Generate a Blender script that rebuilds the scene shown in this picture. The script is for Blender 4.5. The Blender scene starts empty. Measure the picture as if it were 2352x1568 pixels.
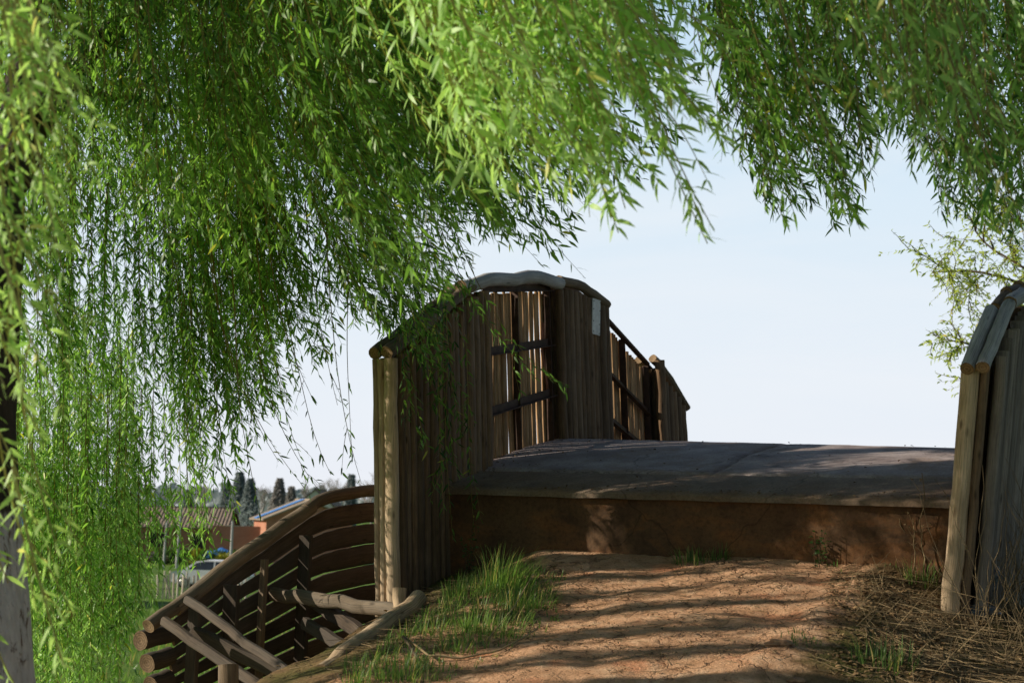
import bpy, math, random
import numpy as np
from mathutils import Vector, noise as mnoise
random.seed(7)
rng = np.random.default_rng(7)
PI = math.pi
scene = bpy.context.scene
COL = scene.collection
V3 = lambda *a: Vector(a)
U = random.uniform

# ------------------------------------------------------------------ camera frame (eye at the origin, Y ahead, Z up)
FPX, ROLL, PITCH = 3231.0, math.radians(1.4), math.radians(6.9)
_r0, _u0 = V3(1, 0, 0), V3(0, -math.sin(PITCH), math.cos(PITCH))
FWD = V3(0, math.cos(PITCH), math.sin(PITCH))
RIGHT = _r0 * math.cos(ROLL) + _u0 * math.sin(ROLL)
UPV = -_r0 * math.sin(ROLL) + _u0 * math.cos(ROLL)

def ray(x, y):
    d = FWD + RIGHT * ((x - 1176) / FPX) - UPV * ((y - 784) / FPX)
    return d / d.y

def P(x, y, d):
    """survey point: what the photograph shows at (x, y), at the distance d ahead"""
    return ray(x, y) * d

def px_of(p):
    z = p.dot(FWD)
    return 1176 + FPX * p.dot(RIGHT) / z, 784 - FPX * p.dot(UPV) / z

# ------------------------------------------------------------------ object helpers
def tag(o, label=None, cat=None, group=None, kind=None):
    if label: o['label'] = label
    if cat: o['category'] = cat
    if group: o['group'] = group
    if kind: o['kind'] = kind
    return o

def thing(name, loc, label, cat, group=None):
    o = bpy.data.objects.new(name, None)
    o.location = loc
    o.empty_display_size = .2
    COL.objects.link(o)
    return tag(o, label, cat, group)

class MB:
    """collects shapes that become ONE mesh; wc = coordinates along the grain, tint = a value per piece"""
    def __init__(s):
        s.V, s.F, s.M, s.S, s.W, s.T = [], [], [], [], [], []
    def add(s, vs, fs, mat=0, wc=None, tint=.5, smooth=True):
        b = len(s.V)
        s.V += [tuple(v) for v in vs]
        s.F += [tuple(i + b for i in f) for f in fs]
        s.M += [mat] * len(fs)
        s.S += [smooth] * len(fs)
        s.W += [tuple(v) for v in (wc if wc is not None else vs)]
        s.T += list(tint) if hasattr(tint, '__len__') else [tint] * len(vs)
    def build(s, name, mats, parent=None):
        me = bpy.data.meshes.new(name)
        me.from_pydata(s.V, [], s.F)
        for m in (mats if isinstance(mats, (list, tuple)) else [mats]):
            me.materials.append(m)
        me.polygons.foreach_set('material_index', s.M)
        me.polygons.foreach_set('use_smooth', s.S)
        a = me.attributes.new('wc', 'FLOAT_VECTOR', 'POINT')
        a.data.foreach_set('vector', [c for w in s.W for c in w])
        t = me.attributes.new('tint', 'FLOAT', 'POINT')
        t.data.foreach_set('value', s.T)
        o = bpy.data.objects.new(name, me)
        COL.objects.link(o)
        if parent is not None:
            o.parent = parent
            o.matrix_parent_inverse = bpy.types.Object.matrix_world.__get__(parent).inverted() if False else o.matrix_parent_inverse
            off = parent.location
            p = parent.parent
            tot = off.copy()
            while p is not None:
                tot += p.location
                p = p.parent
            me.transform(__import__('mathutils').Matrix.Translation(-tot))
        return o

def basis(t, up=V3(0, 0, 1)):
    t = t.normalized()
    a = up.cross(t)
    if a.length < 1e-4: a = V3(1, 0, 0).cross(t)
    a.normalize()
    return t, a, t.cross(a).normalized()

def tube(mb, pts, rad, seg=8, mat=0, capmat=None, tint=None, rough=0., flat=1., caps=True, up=V3(0, 0, 1), wide=1.):
    pts = [Vector(p) for p in pts]
    n = len(pts)
    R = rad if hasattr(rad, '__len__') else [rad] * n
    if tint is None: tint = U(.2, .9)
    off = U(0, 80)
    ph = U(0, 99)
    prof = [1 + rough * mnoise.noise(V3(math.cos(2 * PI * k / seg) * 1.3, math.sin(2 * PI * k / seg) * 1.3, ph)) for k in range(seg)]
    vs, wc, s = [], [], 0.
    A = None
    for i, p in enumerate(pts):
        t = (pts[min(i + 1, n - 1)] - pts[max(i - 1, 0)])
        if A is None: t, A, B = basis(t, up)
        else:
            t.normalize()
            A = (A - t * A.dot(t)).normalized()
            B = t.cross(A).normalized()
        if i: s += (p - pts[i - 1]).length
        for k in range(seg):
            c, sn = math.cos(2 * PI * k / seg), math.sin(2 * PI * k / seg)
            r = R[i] * prof[k] * (1 + rough * .8 * mnoise.noise(V3(c * 1.2 + ph, sn * 1.2, s * 3.1)))
            vs.append(p + A * c * r * wide + B * sn * r * flat)
            wc.append((c * r, sn * r, s + off))
    fs = [(i * seg + k, i * seg + (k + 1) % seg, (i + 1) * seg + (k + 1) % seg, (i + 1) * seg + k) for i in range(n - 1) for k in range(seg)]
    mb.add(vs, fs, mat, wc, tint)
    if caps:
        for i, rev in ((0, True), (n - 1, False)):
            ring = vs[i * seg:(i + 1) * seg]
            w = wc[i * seg:(i + 1) * seg]
            mb.add(list(ring) + [sum(ring, V3(0, 0, 0)) / seg], [((k + 1) % seg, k, seg) if rev else (k, (k + 1) % seg, seg) for k in range(seg)],
                   mat if capmat is None else capmat, list(w) + [(0, 0, w[0][2])], tint, False)

def wobble(p0, p1, n=6, amp=.01):
    p0, p1 = Vector(p0), Vector(p1)
    t, a, b = basis(p1 - p0)
    q = U(0, 50)
    return [p0.lerp(p1, i / n) + a * amp * mnoise.noise(V3(i * .7, q, 0)) + b * amp * mnoise.noise(V3(i * .7, q, 9)) for i in range(n + 1)]

def log(mb, p0, p1, r, seg=12, n=8, amp=.012, rough=.12, taper=1., tint=None, capmat=1, flat=1., up=V3(0, 0, 1)):
    pts = wobble(p0, p1, n, amp)
    tube(mb, pts, [r * (1 + (taper - 1) * i / n) for i in range(n + 1)], seg, 0, capmat, tint, rough, flat, up=up)

def beam(mb, p0, p1, w, h, up=V3(0, 0, 1), mat=0, tint=None, n=5, amp=.004, bev=.006):
    pts = wobble(p0, p1, n, amp)
    t, a, b = basis(Vector(p1) - Vector(p0), up)
    if tint is None: tint = U(.2, .9)
    off = U(0, 80)
    x, y = w / 2, h / 2
    prof = [(-x + bev, -y), (x - bev, -y), (x, -y + bev), (x, y - bev), (x - bev, y), (-x + bev, y), (-x, y - bev), (-x, -y + bev)]
    L = (Vector(p1) - Vector(p0)).length
    vs, wc = [], []
    for i, p in enumerate(pts):
        for c, d in prof:
            vs.append(p + a * c + b * d)
            wc.append((c, d, off + L * i / n))
    m = len(prof)
    fs = [(i * m + k, i * m + (k + 1) % m, (i + 1) * m + (k + 1) % m, (i + 1) * m + k) for i in range(n) for k in range(m)]
    fs += [tuple(range(m - 1, -1, -1)), tuple(n * m + k for k in range(m))]
    mb.add(vs, fs, mat, wc, tint, False)

def box(mb, lo, hi, mat=0, X=V3(1, 0, 0), Y=V3(0, 1, 0), O=V3(0, 0, 0), tint=.5):
    c = [O + X * x + Y * y + V3(0, 0, z) for z in (lo[2], hi[2]) for y in (lo[1], hi[1]) for x in (lo[0], hi[0])]
    w = [(x, y, z) for z in (lo[2], hi[2]) for y in (lo[1], hi[1]) for x in (lo[0], hi[0])]
    mb.add(c, [(0, 2, 3, 1), (4, 5, 7, 6), (0, 1, 5, 4), (2, 6, 7, 3), (0, 4, 6, 2), (1, 3, 7, 5)], mat, w, tint, False)

# ------------------------------------------------------------------ materials
def newmat(name):
    m = bpy.data.materials.new(name)
    m.use_nodes = True
    nt = m.node_tree
    nt.nodes.clear()
    out = nt.nodes.new('ShaderNodeOutputMaterial')
    bs = nt.nodes.new('ShaderNodeBsdfPrincipled')
    nt.links.new(bs.outputs[0], out.inputs[0])
    return m, nt, bs, out

class NT:
    def __init__(s, nt): s.nt = nt
    def n(s, typ, **kw):
        nd = s.nt.nodes.new(typ)
        for k, v in kw.items():
            if k.startswith('i_'):
                key = k[2:]
                nd.inputs[int(key) if key.isdigit() else key.replace('_', ' ')].default_value = v
            else: setattr(nd, k, v)
        return nd
    def l(s, a, b): s.nt.links.new(a, b)
    def noise(s, vec, scale, detail=4, rough=.55, dist=0.):
        nd = s.n('ShaderNodeTexNoise')
        nd.inputs['Scale'].default_value = scale
        nd.inputs['Detail'].default_value = detail
        nd.inputs['Roughness'].default_value = rough
        nd.inputs['Distortion'].default_value = dist
        if vec is not None: s.l(vec, nd.inputs['Vector'])
        return nd.outputs['Fac']
    def ramp(s, fac, stops):
        nd = s.n('ShaderNodeValToRGB')
        e = nd.color_ramp.elements
        while len(e) < len(stops): e.new(.5)
        for el, (p, c) in zip(e, stops):
            el.position = p
            el.color = (c, c, c, 1) if not hasattr(c, '__len__') else (*c, 1)
        s.l(fac, nd.inputs[0])
        return nd.outputs[0]
    def mix(s, fac, a, b, typ='MIX'):
        nd = s.n('ShaderNodeMix', data_type='RGBA', blend_type=typ)
        for sock, v in ((nd.inputs[0], fac), (nd.inputs[6], a), (nd.inputs[7], b)):
            if hasattr(v, 'links') or hasattr(v, 'is_linked'): s.l(v, sock)
            elif hasattr(v, '__len__'): sock.default_value = (*v, 1)
            else: sock.default_value = v
        return nd.outputs[2]
    def math(s, op, a, b=0.):
        nd = s.n('ShaderNodeMath', operation=op)
        for sock, v in ((nd.inputs[0], a), (nd.inputs[1], b)):
            if hasattr(v, 'is_linked'): s.l(v, sock)
            else: sock.default_value = v
        return nd.outputs[0]
    def attr(s, name, out='Fac'):
        nd = s.n('ShaderNodeAttribute', attribute_name=name)
        return nd.outputs[out]
    def mapping(s, vec, scale):
        nd = s.n('ShaderNodeMapping')
        nd.inputs['Scale'].default_value = scale
        s.l(vec, nd.inputs[0])
        return nd.outputs[0]
    def bump(s, h, bs, strength=.5, dist=.01):
        nd = s.n('ShaderNodeBump')
        nd.inputs['Strength'].default_value = strength
        nd.inputs['Distance'].default_value = dist
        s.l(h, nd.inputs['Height'])
        s.l(nd.outputs[0], bs.inputs['Normal'])

def wood_mat(name, dark, light, grey=None, greyamt=.0, knots=True, rough=.85):
    m, nt, bs, out = newmat(name)
    t = NT(nt)
    wc = t.attr('wc', 'Vector')
    tint = t.attr('tint')
    g1 = t.noise(t.mapping(wc, (60, 60, 2.2)), 1., 6, .65)
    g2 = t.noise(t.mapping(wc, (170, 170, 5)), 1., 4, .6)
    c = t.ramp(g1, [(.28, dark), (.72, light)])
    c = t.mix(t.ramp(g2, [(.34, .75), (.5, 0.)]), c, [x * .3 for x in dark])
    if grey:
        gm = t.noise(t.mapping(wc, (9, 9, 1.6)), 1., 4, .6)
        c = t.mix(t.math('MULTIPLY', t.ramp(gm, [(.35, 0.), (.65, 1.)]), greyamt), c, grey)
    if knots:
        vo = t.n('ShaderNodeTexVoronoi', feature='F1')
        vo.inputs['Scale'].default_value = 1.
        t.l(t.mapping(wc, (14, 14, 4.5)), vo.inputs['Vector'])
        c = t.mix(t.ramp(vo.outputs['Distance'], [(.06, .85), (.17, 0.)]), c, [x * .35 for x in dark])
    # dirt and drips along the pole
    dn = t.noise(t.mapping(wc, (5, 5, 3.)), 1., 5, .7)
    c = t.mix(t.ramp(dn, [(.42, 0.), (.7, .55)]), c, [x * .55 for x in dark])
    k = t.n('ShaderNodeMapRange')
    k.inputs['To Min'].default_value = .5
    k.inputs['To Max'].default_value = 1.35
    t.l(tint, k.inputs['Value'])
    c = t.mix(1., c, k.outputs[0], 'MULTIPLY')
    if grey: c = t.mix(t.math('MULTIPLY', t.math('FRACT', t.math('MULTIPLY', tint, 7.3)), greyamt * .8), c, [x * .8 for x in grey])
    t.l(c, bs.inputs['Base Color'])
    bs.inputs['Roughness'].default_value = rough
    bs.inputs['Specular IOR Level'].default_value = .25
    h = t.math('ADD', t.math('MULTIPLY', g1, .6), t.math('MULTIPLY', g2, .7))
    t.bump(h, bs, .8, .006)
    return m

def endgrain_mat(name, dark, light):
    m, nt, bs, out = newmat(name)
    t = NT(nt)
    wc = t.attr('wc', 'Vector')
    sp = t.n('ShaderNodeSeparateXYZ')
    t.l(wc, sp.inputs[0])
    r = t.math('SQRT', t.math('ADD', t.math('MULTIPLY', sp.outputs[0], sp.outputs[0]), t.math('MULTIPLY', sp.outputs[1], sp.outputs[1])))
    rr = t.math('ADD', t.math('MULTIPLY', r, 420.), t.math('MULTIPLY', t.noise(wc, 30, 3), 6.))
    ring = t.math('SINE', rr)
    c = t.ramp(t.math('ADD', t.math('MULTIPLY', ring, .25), .5), [(.2, dark), (.8, light)])
    c = t.mix(t.ramp(t.noise(wc, 60, 5), [(.4, 0.), (.75, .7)]), c, [x * .4 for x in dark])
    t.l(c, bs.inputs['Base Color'])
    bs.inputs['Roughness'].default_value = .9
    t.bump(rr, bs, .2, .002)
    return m

def plain_mat(name, c0, c1, scale=8, rough=.8, bump=.2, spec=.3, metal=0., detail=5, dist=.01):
    m, nt, bs, out = newmat(name)
    t = NT(nt)
    co = t.n('ShaderNodeTexCoord').outputs['Object']
    f = t.noise(co, scale, detail, .6)
    t.l(t.ramp(f, [(.3, c0), (.7, c1)]), bs.inputs['Base Color'])
    bs.inputs['Roughness'].default_value = rough
    bs.inputs['Specular IOR Level'].default_value = spec
    bs.inputs['Metallic'].default_value = metal
    if bump: t.bump(f, bs, bump, dist)
    return m

def leaf_mat(name, dark, light, trans, yellow=(.30, .36, .04), tfac=.45, spec=.35, rough=.42):
    m, nt, bs, out = newmat(name)
    t = NT(nt)
    tint = t.attr('tint')
    c = t.ramp(tint, [(0., dark), (.75, light), (.97, light), (1., yellow)])
    t.l(c, bs.inputs['Base Color'])
    bs.inputs['Roughness'].default_value = rough
    bs.inputs['Specular IOR Level'].default_value = spec
    tr = t.n('ShaderNodeBsdfTranslucent')
    t.l(t.mix(1., c, trans, 'MULTIPLY'), tr.inputs[0])
    ms = t.n('ShaderNodeMixShader')
    ms.inputs[0].default_value = tfac
    t.l(bs.outputs[0], ms.inputs[1])
    t.l(tr.outputs[0], ms.inputs[2])
    t.l(ms.outputs[0], out.inputs[0])
    return m

M = {}
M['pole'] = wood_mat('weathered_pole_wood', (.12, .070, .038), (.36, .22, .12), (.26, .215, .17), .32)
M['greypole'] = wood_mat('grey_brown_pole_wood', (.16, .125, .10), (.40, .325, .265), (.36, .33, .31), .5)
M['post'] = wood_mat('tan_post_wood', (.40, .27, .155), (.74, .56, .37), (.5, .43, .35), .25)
M['grey'] = wood_mat('grey_cap_wood', (.30, .28, .27), (.62, .60, .58), (.44, .45, .48), .5)
M['lath'] = wood_mat('brown_lath_wood', (.38, .21, .095), (.78, .50, .26), (.55, .42, .3), .2)
M['plank'] = wood_mat('old_plank_wood', (.06, .042, .03), (.17, .12, .08), (.14, .125, .11), .5)
M['beam'] = wood_mat('beam_wood', (.14, .09, .052), (.35, .245, .145), (.25, .23, .2), .45)
M['end'] = endgrain_mat('end_grain', (.24, .15, .08), (.42, .29, .165))
M['darkend'] = endgrain_mat('old_end_grain', (.16, .10, .055), (.32, .21, .12))
M['steel'] = plain_mat('brown_rusty_steel', (.045, .026, .02), (.11, .062, .045), 14, .7, .3)
M['rust'] = plain_mat('red_rust_steel', (.22, .075, .04), (.42, .17, .10), 18, .8, .3)
M['plate'] = plain_mat('white_painted_plate', (.55, .55, .55), (.8, .8, .8), 20, .5, .1)
M['nail'] = plain_mat('nail_steel', (.04, .035, .03), (.1, .09, .08), 40, .5, .0)
M['plastic'] = plain_mat('white_plastic', (.6, .62, .66), (.85, .86, .88), 25, .35, .3, .5)
M['bluebag'] = plain_mat('pale_blue_plastic', (.08, .09, .11), (.17, .19, .22), 22, .35, .6, .5, dist=.03)
M['stone'] = plain_mat('path_stone', (.2, .11, .06), (.42, .26, .16), 18, .9, .6)
M['straw'] = wood_mat('dry_straw', (.24, .165, .085), (.54, .41, .24), None, 0, False)
M['litter'] = wood_mat('dead_leaf', (.13, .075, .035), (.42, .28, .14), None, 0, False)
M['grass'] = leaf_mat('grass_blade', (.035, .09, .027), (.22, .36, .085), (1.2, 1.3, .8), (.50, .42, .17), .4)
M['weed'] = leaf_mat('weed_leaf', (.03, .07, .02), (.09, .17, .045), (1.2, 1.3, .7), (.2, .22, .05), .35)
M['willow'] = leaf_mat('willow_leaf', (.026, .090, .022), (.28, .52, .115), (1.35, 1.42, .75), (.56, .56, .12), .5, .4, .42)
M['willow_lit'] = leaf_mat('willow_leaf_sun_tone', (.08, .26, .05), (.52, .80, .26), (1.2, 1.2, .8), (.80, .80, .30), .5, .4, .42)  # brighter copy of the willow leaf, sunlight painted into its colour
M['young'] = leaf_mat('young_leaf', (.18, .34, .06), (.56, .66, .16), (1.3, 1.3, .8), (.8, .62, .16), .5)
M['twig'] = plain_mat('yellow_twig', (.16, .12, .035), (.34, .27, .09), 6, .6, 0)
M['twig_lit'] = plain_mat('yellow_twig_sun_tone', (.36, .30, .08), (.62, .54, .2), 6, .5, 0)  # paler copy of the yellow twig, sunlight painted in
M['darktwig'] = plain_mat('dark_twig', (.06, .042, .025), (.14, .10, .06), 6, .7, 0)
M['bark'] = plain_mat('dark_bark', (.018, .014, .011), (.075, .055, .04), 22, .95, 1., dist=.04)

def whitewash_mat():
    m, nt, bs, out = newmat('whitewashed_bark')
    t = NT(nt)
    wc = t.attr('wc', 'Vector')
    sp = t.n('ShaderNodeSeparateXYZ')
    t.l(t.n('ShaderNodeTexCoord').outputs['Object'], sp.inputs[0])
    gr = t.noise(t.mapping(wc, (26, 26, 9)), 1., 8, .72, .4)
    bark = t.ramp(gr, [(.3, (.05, .035, .025)), (.7, (.20, .14, .10))])
    white = t.ramp(t.noise(t.mapping(wc, (40, 40, 14)), 1., 5, .6), [(.25, (.52, .51, .51)), (.7, (.80, .79, .78))])
    c = t.mix(t.ramp(gr, [(.55, 0.), (.63, 1.)]), white, bark)
    c2 = t.ramp(gr, [(.3, (.018, .014, .011)), (.7, (.075, .055, .04))])
    edge = t.math('ADD', sp.outputs[2], t.math('MULTIPLY', gr, .12))
    c = t.mix(t.ramp(t.math('SUBTRACT', edge, .95), [(.49, 0.), (.52, 1.)]), c, c2)
    t.l(c, bs.inputs['Base Color'])
    bs.inputs['Roughness'].default_value = .95
    t.bump(gr, bs, 1., .05)
    return m
M['trunk'] = whitewash_mat()

def concrete_mat(name, c0, c1, stain, stainlo=.5, stainhi=.72, grainscale=60, streak=(1, 1, 1)):
    m, nt, bs, out = newmat(name)
    t = NT(nt)
    co = t.n('ShaderNodeTexCoord').outputs['Object']
    a = t.noise(co, 3.2, 6, .65)
    b = t.noise(co, grainscale, 4, .7)
    c = t.ramp(a, [(.3, c0), (.7, c1)])
    c = t.mix(t.ramp(t.noise(t.mapping(co, streak), 2.1, 7, .7, .6), [(stainlo, 0.), (stainhi, 1.)]), c, stain)
    c = t.mix(t.ramp(b, [(.3, .5), (.55, 0.)]), c, [x * .4 for x in c0])
    cr = t.n('ShaderNodeTexVoronoi', feature='DISTANCE_TO_EDGE')
    cr.inputs['Scale'].default_value = 1.1
    nz = t.n('ShaderNodeTexNoise')
    nz.inputs['Scale'].default_value = 4.
    t.l(co, nz.inputs['Vector'])
    t.l(t.mix(.25, co, nz.outputs['Color']), cr.inputs['Vector'])
    crk = t.ramp(cr.outputs['Distance'], [(.0, .55), (.009, 0.)])
    c = t.mix(crk, c, [x * .3 for x in c0])
    t.l(c, bs.inputs['Base Color'])
    bs.inputs['Roughness'].default_value = .85
    bs.inputs['Specular IOR Level'].default_value = .3
    t.bump(t.math('ADD', t.math('MULTIPLY', a, 1.5), t.math('MULTIPLY', b, .6)), bs, .5, .012)
    return m
M['deck'] = concrete_mat('deck_concrete', (.25, .20, .20), (.56, .48, .475), (.34, .24, .185))
M['ramp'] = concrete_mat('ramp_concrete', (.14, .10, .075), (.36, .27, .20), (.23, .14, .08), .42, .68)
M['abut'] = concrete_mat('earth_stained_wall', (.075, .042, .024), (.16, .09, .045), (.26, .11, .038), .48, .72, 40, (1, 1, 2.2))

def ground_mat():
    m, nt, bs, out = newmat('bank_soil')
    t = NT(nt)
    co = t.n('ShaderNodeTexCoord').outputs['Object']
    pm = t.attr('pathness')
    gm = t.attr('greenness')
    n1 = t.noise(co, 1.7, 6, .62)
    n2 = t.noise(co, 9., 8, .68)
    n3 = t.noise(co, 70., 5, .7)
    soil = t.ramp(n2, [(.28, (.42, .225, .12)), (.5, (.69, .40, .235)), (.72, (.83, .56, .36))])
    soil = t.mix(t.ramp(t.noise(co, 2.6, 4, .5), [(.60, 0.), (.68, .7)]), soil, (.70, .29, .15))      # red clay patches
    side = t.ramp(n2, [(.3, (.10, .062, .03)), (.7, (.34, .22, .11))])
    moss = t.ramp(n3, [(.3, (.045, .06, .014)), (.7, (.16, .17, .04))])
    side = t.mix(t.ramp(n1, [(.42, 0.), (.6, .8)]), side, moss)
    c = t.mix(t.ramp(t.math('ADD', pm, t.math('MULTIPLY', t.math('SUBTRACT', n2, .5), .9)), [(.3, 0.), (.6, 1.)]), side, soil)
    # drying cracks
    nz = t.n('ShaderNodeTexNoise')
    nz.inputs['Scale'].default_value = 7.
    nz.inputs['Detail'].default_value = 4.
    t.l(co, nz.inputs['Vector'])
    cr = t.n('ShaderNodeTexVoronoi', feature='DISTANCE_TO_EDGE')
    cr.inputs['Scale'].default_value = 6.
    t.l(t.mix(.22, co, nz.outputs['Color']), cr.inputs['Vector'])
    crk = t.math('MULTIPLY', t.ramp(cr.outputs['Distance'], [(.0, 1.), (.035, 0.)]), t.ramp(n1, [(.38, .1), (.6, .9)]))
    c = t.mix(crk, c, (.06, .03, .015))
    c = t.mix(t.ramp(n3, [(.33, .7), (.46, 0.)]), c, (.16, .09, .04))
    field = t.ramp(t.noise(co, .35, 7, .7), [(.3, (.05, .11, .02)), (.5, (.12, .22, .03)), (.75, (.2, .26, .05))])
    c = t.mix(gm, c, field)
    t.l(c, bs.inputs['Base Color'])
    bs.inputs['Roughness'].default_value = .95
    bs.inputs['Specular IOR Level'].default_value = .15
    h = t.math('SUBTRACT', t.math('ADD', t.math('MULTIPLY', n2, 1.2), t.math('MULTIPLY', n3, .5)), t.math('MULTIPLY', crk, .8))
    t.bump(h, bs, .9, .03)
    return m
M['soil'] = ground_mat()

# ------------------------------------------------------------------ bridge frame: t along the bridge, w across, z up
L0 = V3(-.545, 10., 0)
UA, VA = V3(math.sin(PI / 6), math.cos(PI / 6), 0), V3(math.cos(PI / 6), -math.sin(PI / 6), 0)
WID = 3.62
FIELD = -4.4
def B(t, w, z): return L0 + UA * t + VA * w + V3(0, 0, z)
def tw(x, y):
    d = V3(x, y, 0) - L0
    return d.dot(UA), d.dot(VA)
def lerpl(tab, x):
    if x <= tab[0][0]: return tab[0][1]
    for (a, p), (b, q) in zip(tab, tab[1:]):
        if x <= b: return p + (q - p) * (x - a) / (b - a)
    return tab[-1][1]
def sm(a, b, x):
    x = min(1, max(0, (x - a) / (b - a)))
    return x * x * (3 - 2 * x)

LEDGE = [(-9, 1.75), (-3.3, 1.5), (-1.6, 1.3), (-.4, 1.05), (0, .9), (.2, .9)]     # left edge of the path (w)
REDGE = [(-9, 3.6), (-3., 3.35), (-1., 3.3), (0, 3.1), (.2, 3.1)]
def ground_z(x, y, fine=True):
    t, w = tw(x, y)
    z = -.25 + .182 * max(-9.5, min(t, 0))
    le = lerpl(LEDGE, t)
    d = le - w
    if d > 0: z -= .24 * min(d, .8) + (1.35 * max(0, d - .80))
    d = w - 3.2
    if d > 0: z -= .28 * min(d, .8) + .10 * max(0, d - .8) + .55 * max(0, d - 3.)
    # the ditch under the bridge and the bank beyond
    if t > .1:
        dz = -2.6 * sm(.1, .9, t) * (1 - sm(3.6, 4.8, t))
        z += dz
        if t > 4.5: z -= .5 * max(0, t - 6.5)
    if fine:
        v = V3(x, y, 0)
        z += .030 * mnoise.noise(v * 1.3) + .018 * mnoise.noise(v * 3.7) + .008 * mnoise.noise(v * 11.)
        # soft wheel ruts along the path
        if t < 0 and le < w < 3.5: z -= .02 * math.exp(-((w - 1.9) / .2) ** 2) + .02 * math.exp(-((w - 3.0) / .2) ** 2)
    if z < FIELD + .35:
        z = max(z, FIELD)
    return z if z > FIELD else FIELD

def on_ground(x, y):
    """where the sight line through photo point (x, y) meets the ground"""
    r = ray(x, y)
    d = 3.
    while d < 400:
        p = r * d
        if p.z <= ground_z(p.x, p.y, False): break
        d *= 1.004
    p.z = ground_z(p.x, p.y)
    return p

# ------------------------------------------------------------------ the ground: one sheet out to the horizon
def axis_lines(a, b, step, far, growth=1.16):
    xs = list(np.arange(a, b + 1e-6, step))
    s, x = step, b
    while x < far:
        s *= growth
        x += s
        xs.append(x)
    s, x = step, a
    while x > -far:
        s *= growth
        x -= s
        xs.insert(0, x)
    return xs
def build_ground():
    xs = axis_lines(-4.2, 5.2, .045, 3200)
    ys = axis_lines(3.6, 12.2, .045, 3200)
    ys = [y for y in ys if y > -60]
    nx, ny = len(xs), len(ys)
    vs, pa, ga = [], [], []
    for y in ys:
        for x in xs:
            near = -12 < x < 14 and -12 < y < 40
            z = ground_z(x, y) if near else (ground_z(x, y, False))
            if z <= FIELD: z = FIELD + (.05 * mnoise.noise(V3(x * .2, y * .2, 0)) if y < 90 else 0)
            vs.append((x, y, z))
            t, w = tw(x, y)
            le, re = lerpl(LEDGE, t), lerpl(REDGE, t)
            q = sm(le - .25, le + .25, w) * (1 - sm(re - .3, re + .3, w)) if t < .4 else 0
            pa.append(q)
            ga.append(sm(-2.2, -3.6, z))
    paths, rest = [], []
    for j in range(ny - 1):
        for i in range(nx - 1):
            f = (j * nx + i, j * nx + i + 1, (j + 1) * nx + i + 1, (j + 1) * nx + i)
            (paths if pa[f[0]] > .45 else rest).append(f)
    for name, faces, lab, kind in (('dirt_path', paths, 'reddish dirt path climbing to the bridge step, striped with long shadows', 'structure'),
                             ('ground', rest, 'grassy bank and field around the path and the bridge', 'structure')):
        used = sorted({i for f in faces for i in f})
        ix = {u: k for k, u in enumerate(used)}
        me = bpy.data.meshes.new(name)
        me.from_pydata([vs[u] for u in used], [], [tuple(ix[i] for i in f) for f in faces])
        me.materials.append(M['soil'])
        for an, src in (('pathness', pa), ('greenness', ga)):
            a = me.attributes.new(an, 'FLOAT', 'POINT')
            a.data.foreach_set('value', [src[u] for u in used])
        me.polygons.foreach_set('use_smooth', [True] * len(faces))
        o = bpy.data.objects.new(name, me)
        COL.objects.link(o)
        tag(o, lab, name.replace('_', ' '), kind=kind)
build_ground()

# ------------------------------------------------------------------ the bridge: ramp slab, deck slabs, abutment
DZ = [(-.05, .15), (0, .165), (.25, .24), (.53, .31), (.80, .375), (1.2, .485), (1.6, .565), (1.9, .615), (2.2, .625), (2.6, .59), (3.2, .48), (4.4, .12)]
def deck_z(t, w): return lerpl(DZ, t) - (w / WID) * (.03 + .065 * sm(.3, 1.9, t))
bridge = thing('arched_bridge', B(0, WID / 2, -.3), 'small humpbacked bridge with cracked concrete slabs on a rust brown step', 'bridge')
def slab(name, t0, t1, w0, w1, thick, mat, rnd=.012, lab=None):
    mb = MB()
    nt_, nw = max(3, int((t1 - t0) / .06)), max(3, int((w1 - w0) / .07))
    g = lambda i, j: (t0 + (t1 - t0) * i / nt_, w0 + (w1 - w0) * j / nw)
    vs = []
    for i in range(nt_ + 1):
        for j in range(nw + 1):
            t, w = g(i, j)
            e = (.022 * mnoise.noise(V3(w * 3, t * 5, 3)) + .018 * mnoise.noise(V3(w * 19, t * 19, 3))) if i == 0 or j == 0 else 0
            z = deck_z(t, w) + .006 * mnoise.noise(V3(t * 4, w * 4, 0)) - (rnd if i in (0, nt_) or j in (0, nw) else 0)
            vs.append(B(t + (e if i == 0 else 0), w + (e if j == 0 else 0), z))
    n1 = nw + 1
    fs = [(i * n1 + j, i * n1 + j + 1, (i + 1) * n1 + j + 1, (i + 1) * n1 + j) for i in range(nt_) for j in range(nw)]
    rim = [i * n1 for i in range(nt_ + 1)] + [nt_ * n1 + j for j in range(1, n1)] + [i * n1 + nw for i in range(nt_ - 1, -1, -1)] + [j for j in range(nw - 1, 0, -1)]
    b0 = len(vs)
    vs += [vs[k] - V3(0, 0, thick) for k in rim]
    m = len(rim)
    fs += [(rim[k], rim[(k + 1) % m], b0 + (k + 1) % m, b0 + k) for k in range(m)]
    fs += [tuple(range(b0 + m - 1, b0 - 1, -1))]
    mb.add(vs, fs, 0, None, .5, True)
    o = mb.build(name, mat, bridge)
    if lab: o['label'] = lab
    return o
slab('ramp_slab', -.03, .52, -.02, WID + .02, .028, M['ramp'], .014, 'worn brown front slab along the step')
slab('deck_slab', .535, 2.08, -.02, 1.90, .12, M['deck'], .008)
slab('deck_slab', .535, 2.08, 1.912, WID + .02, .12, M['deck'], .008)
slab('deck_slab', 2.09, 4.35, -.02, 1.90, .12, M['deck'], .008)
slab('deck_slab', 2.09, 4.35, 1.912, WID + .02, .12, M['deck'], .008)
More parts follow.
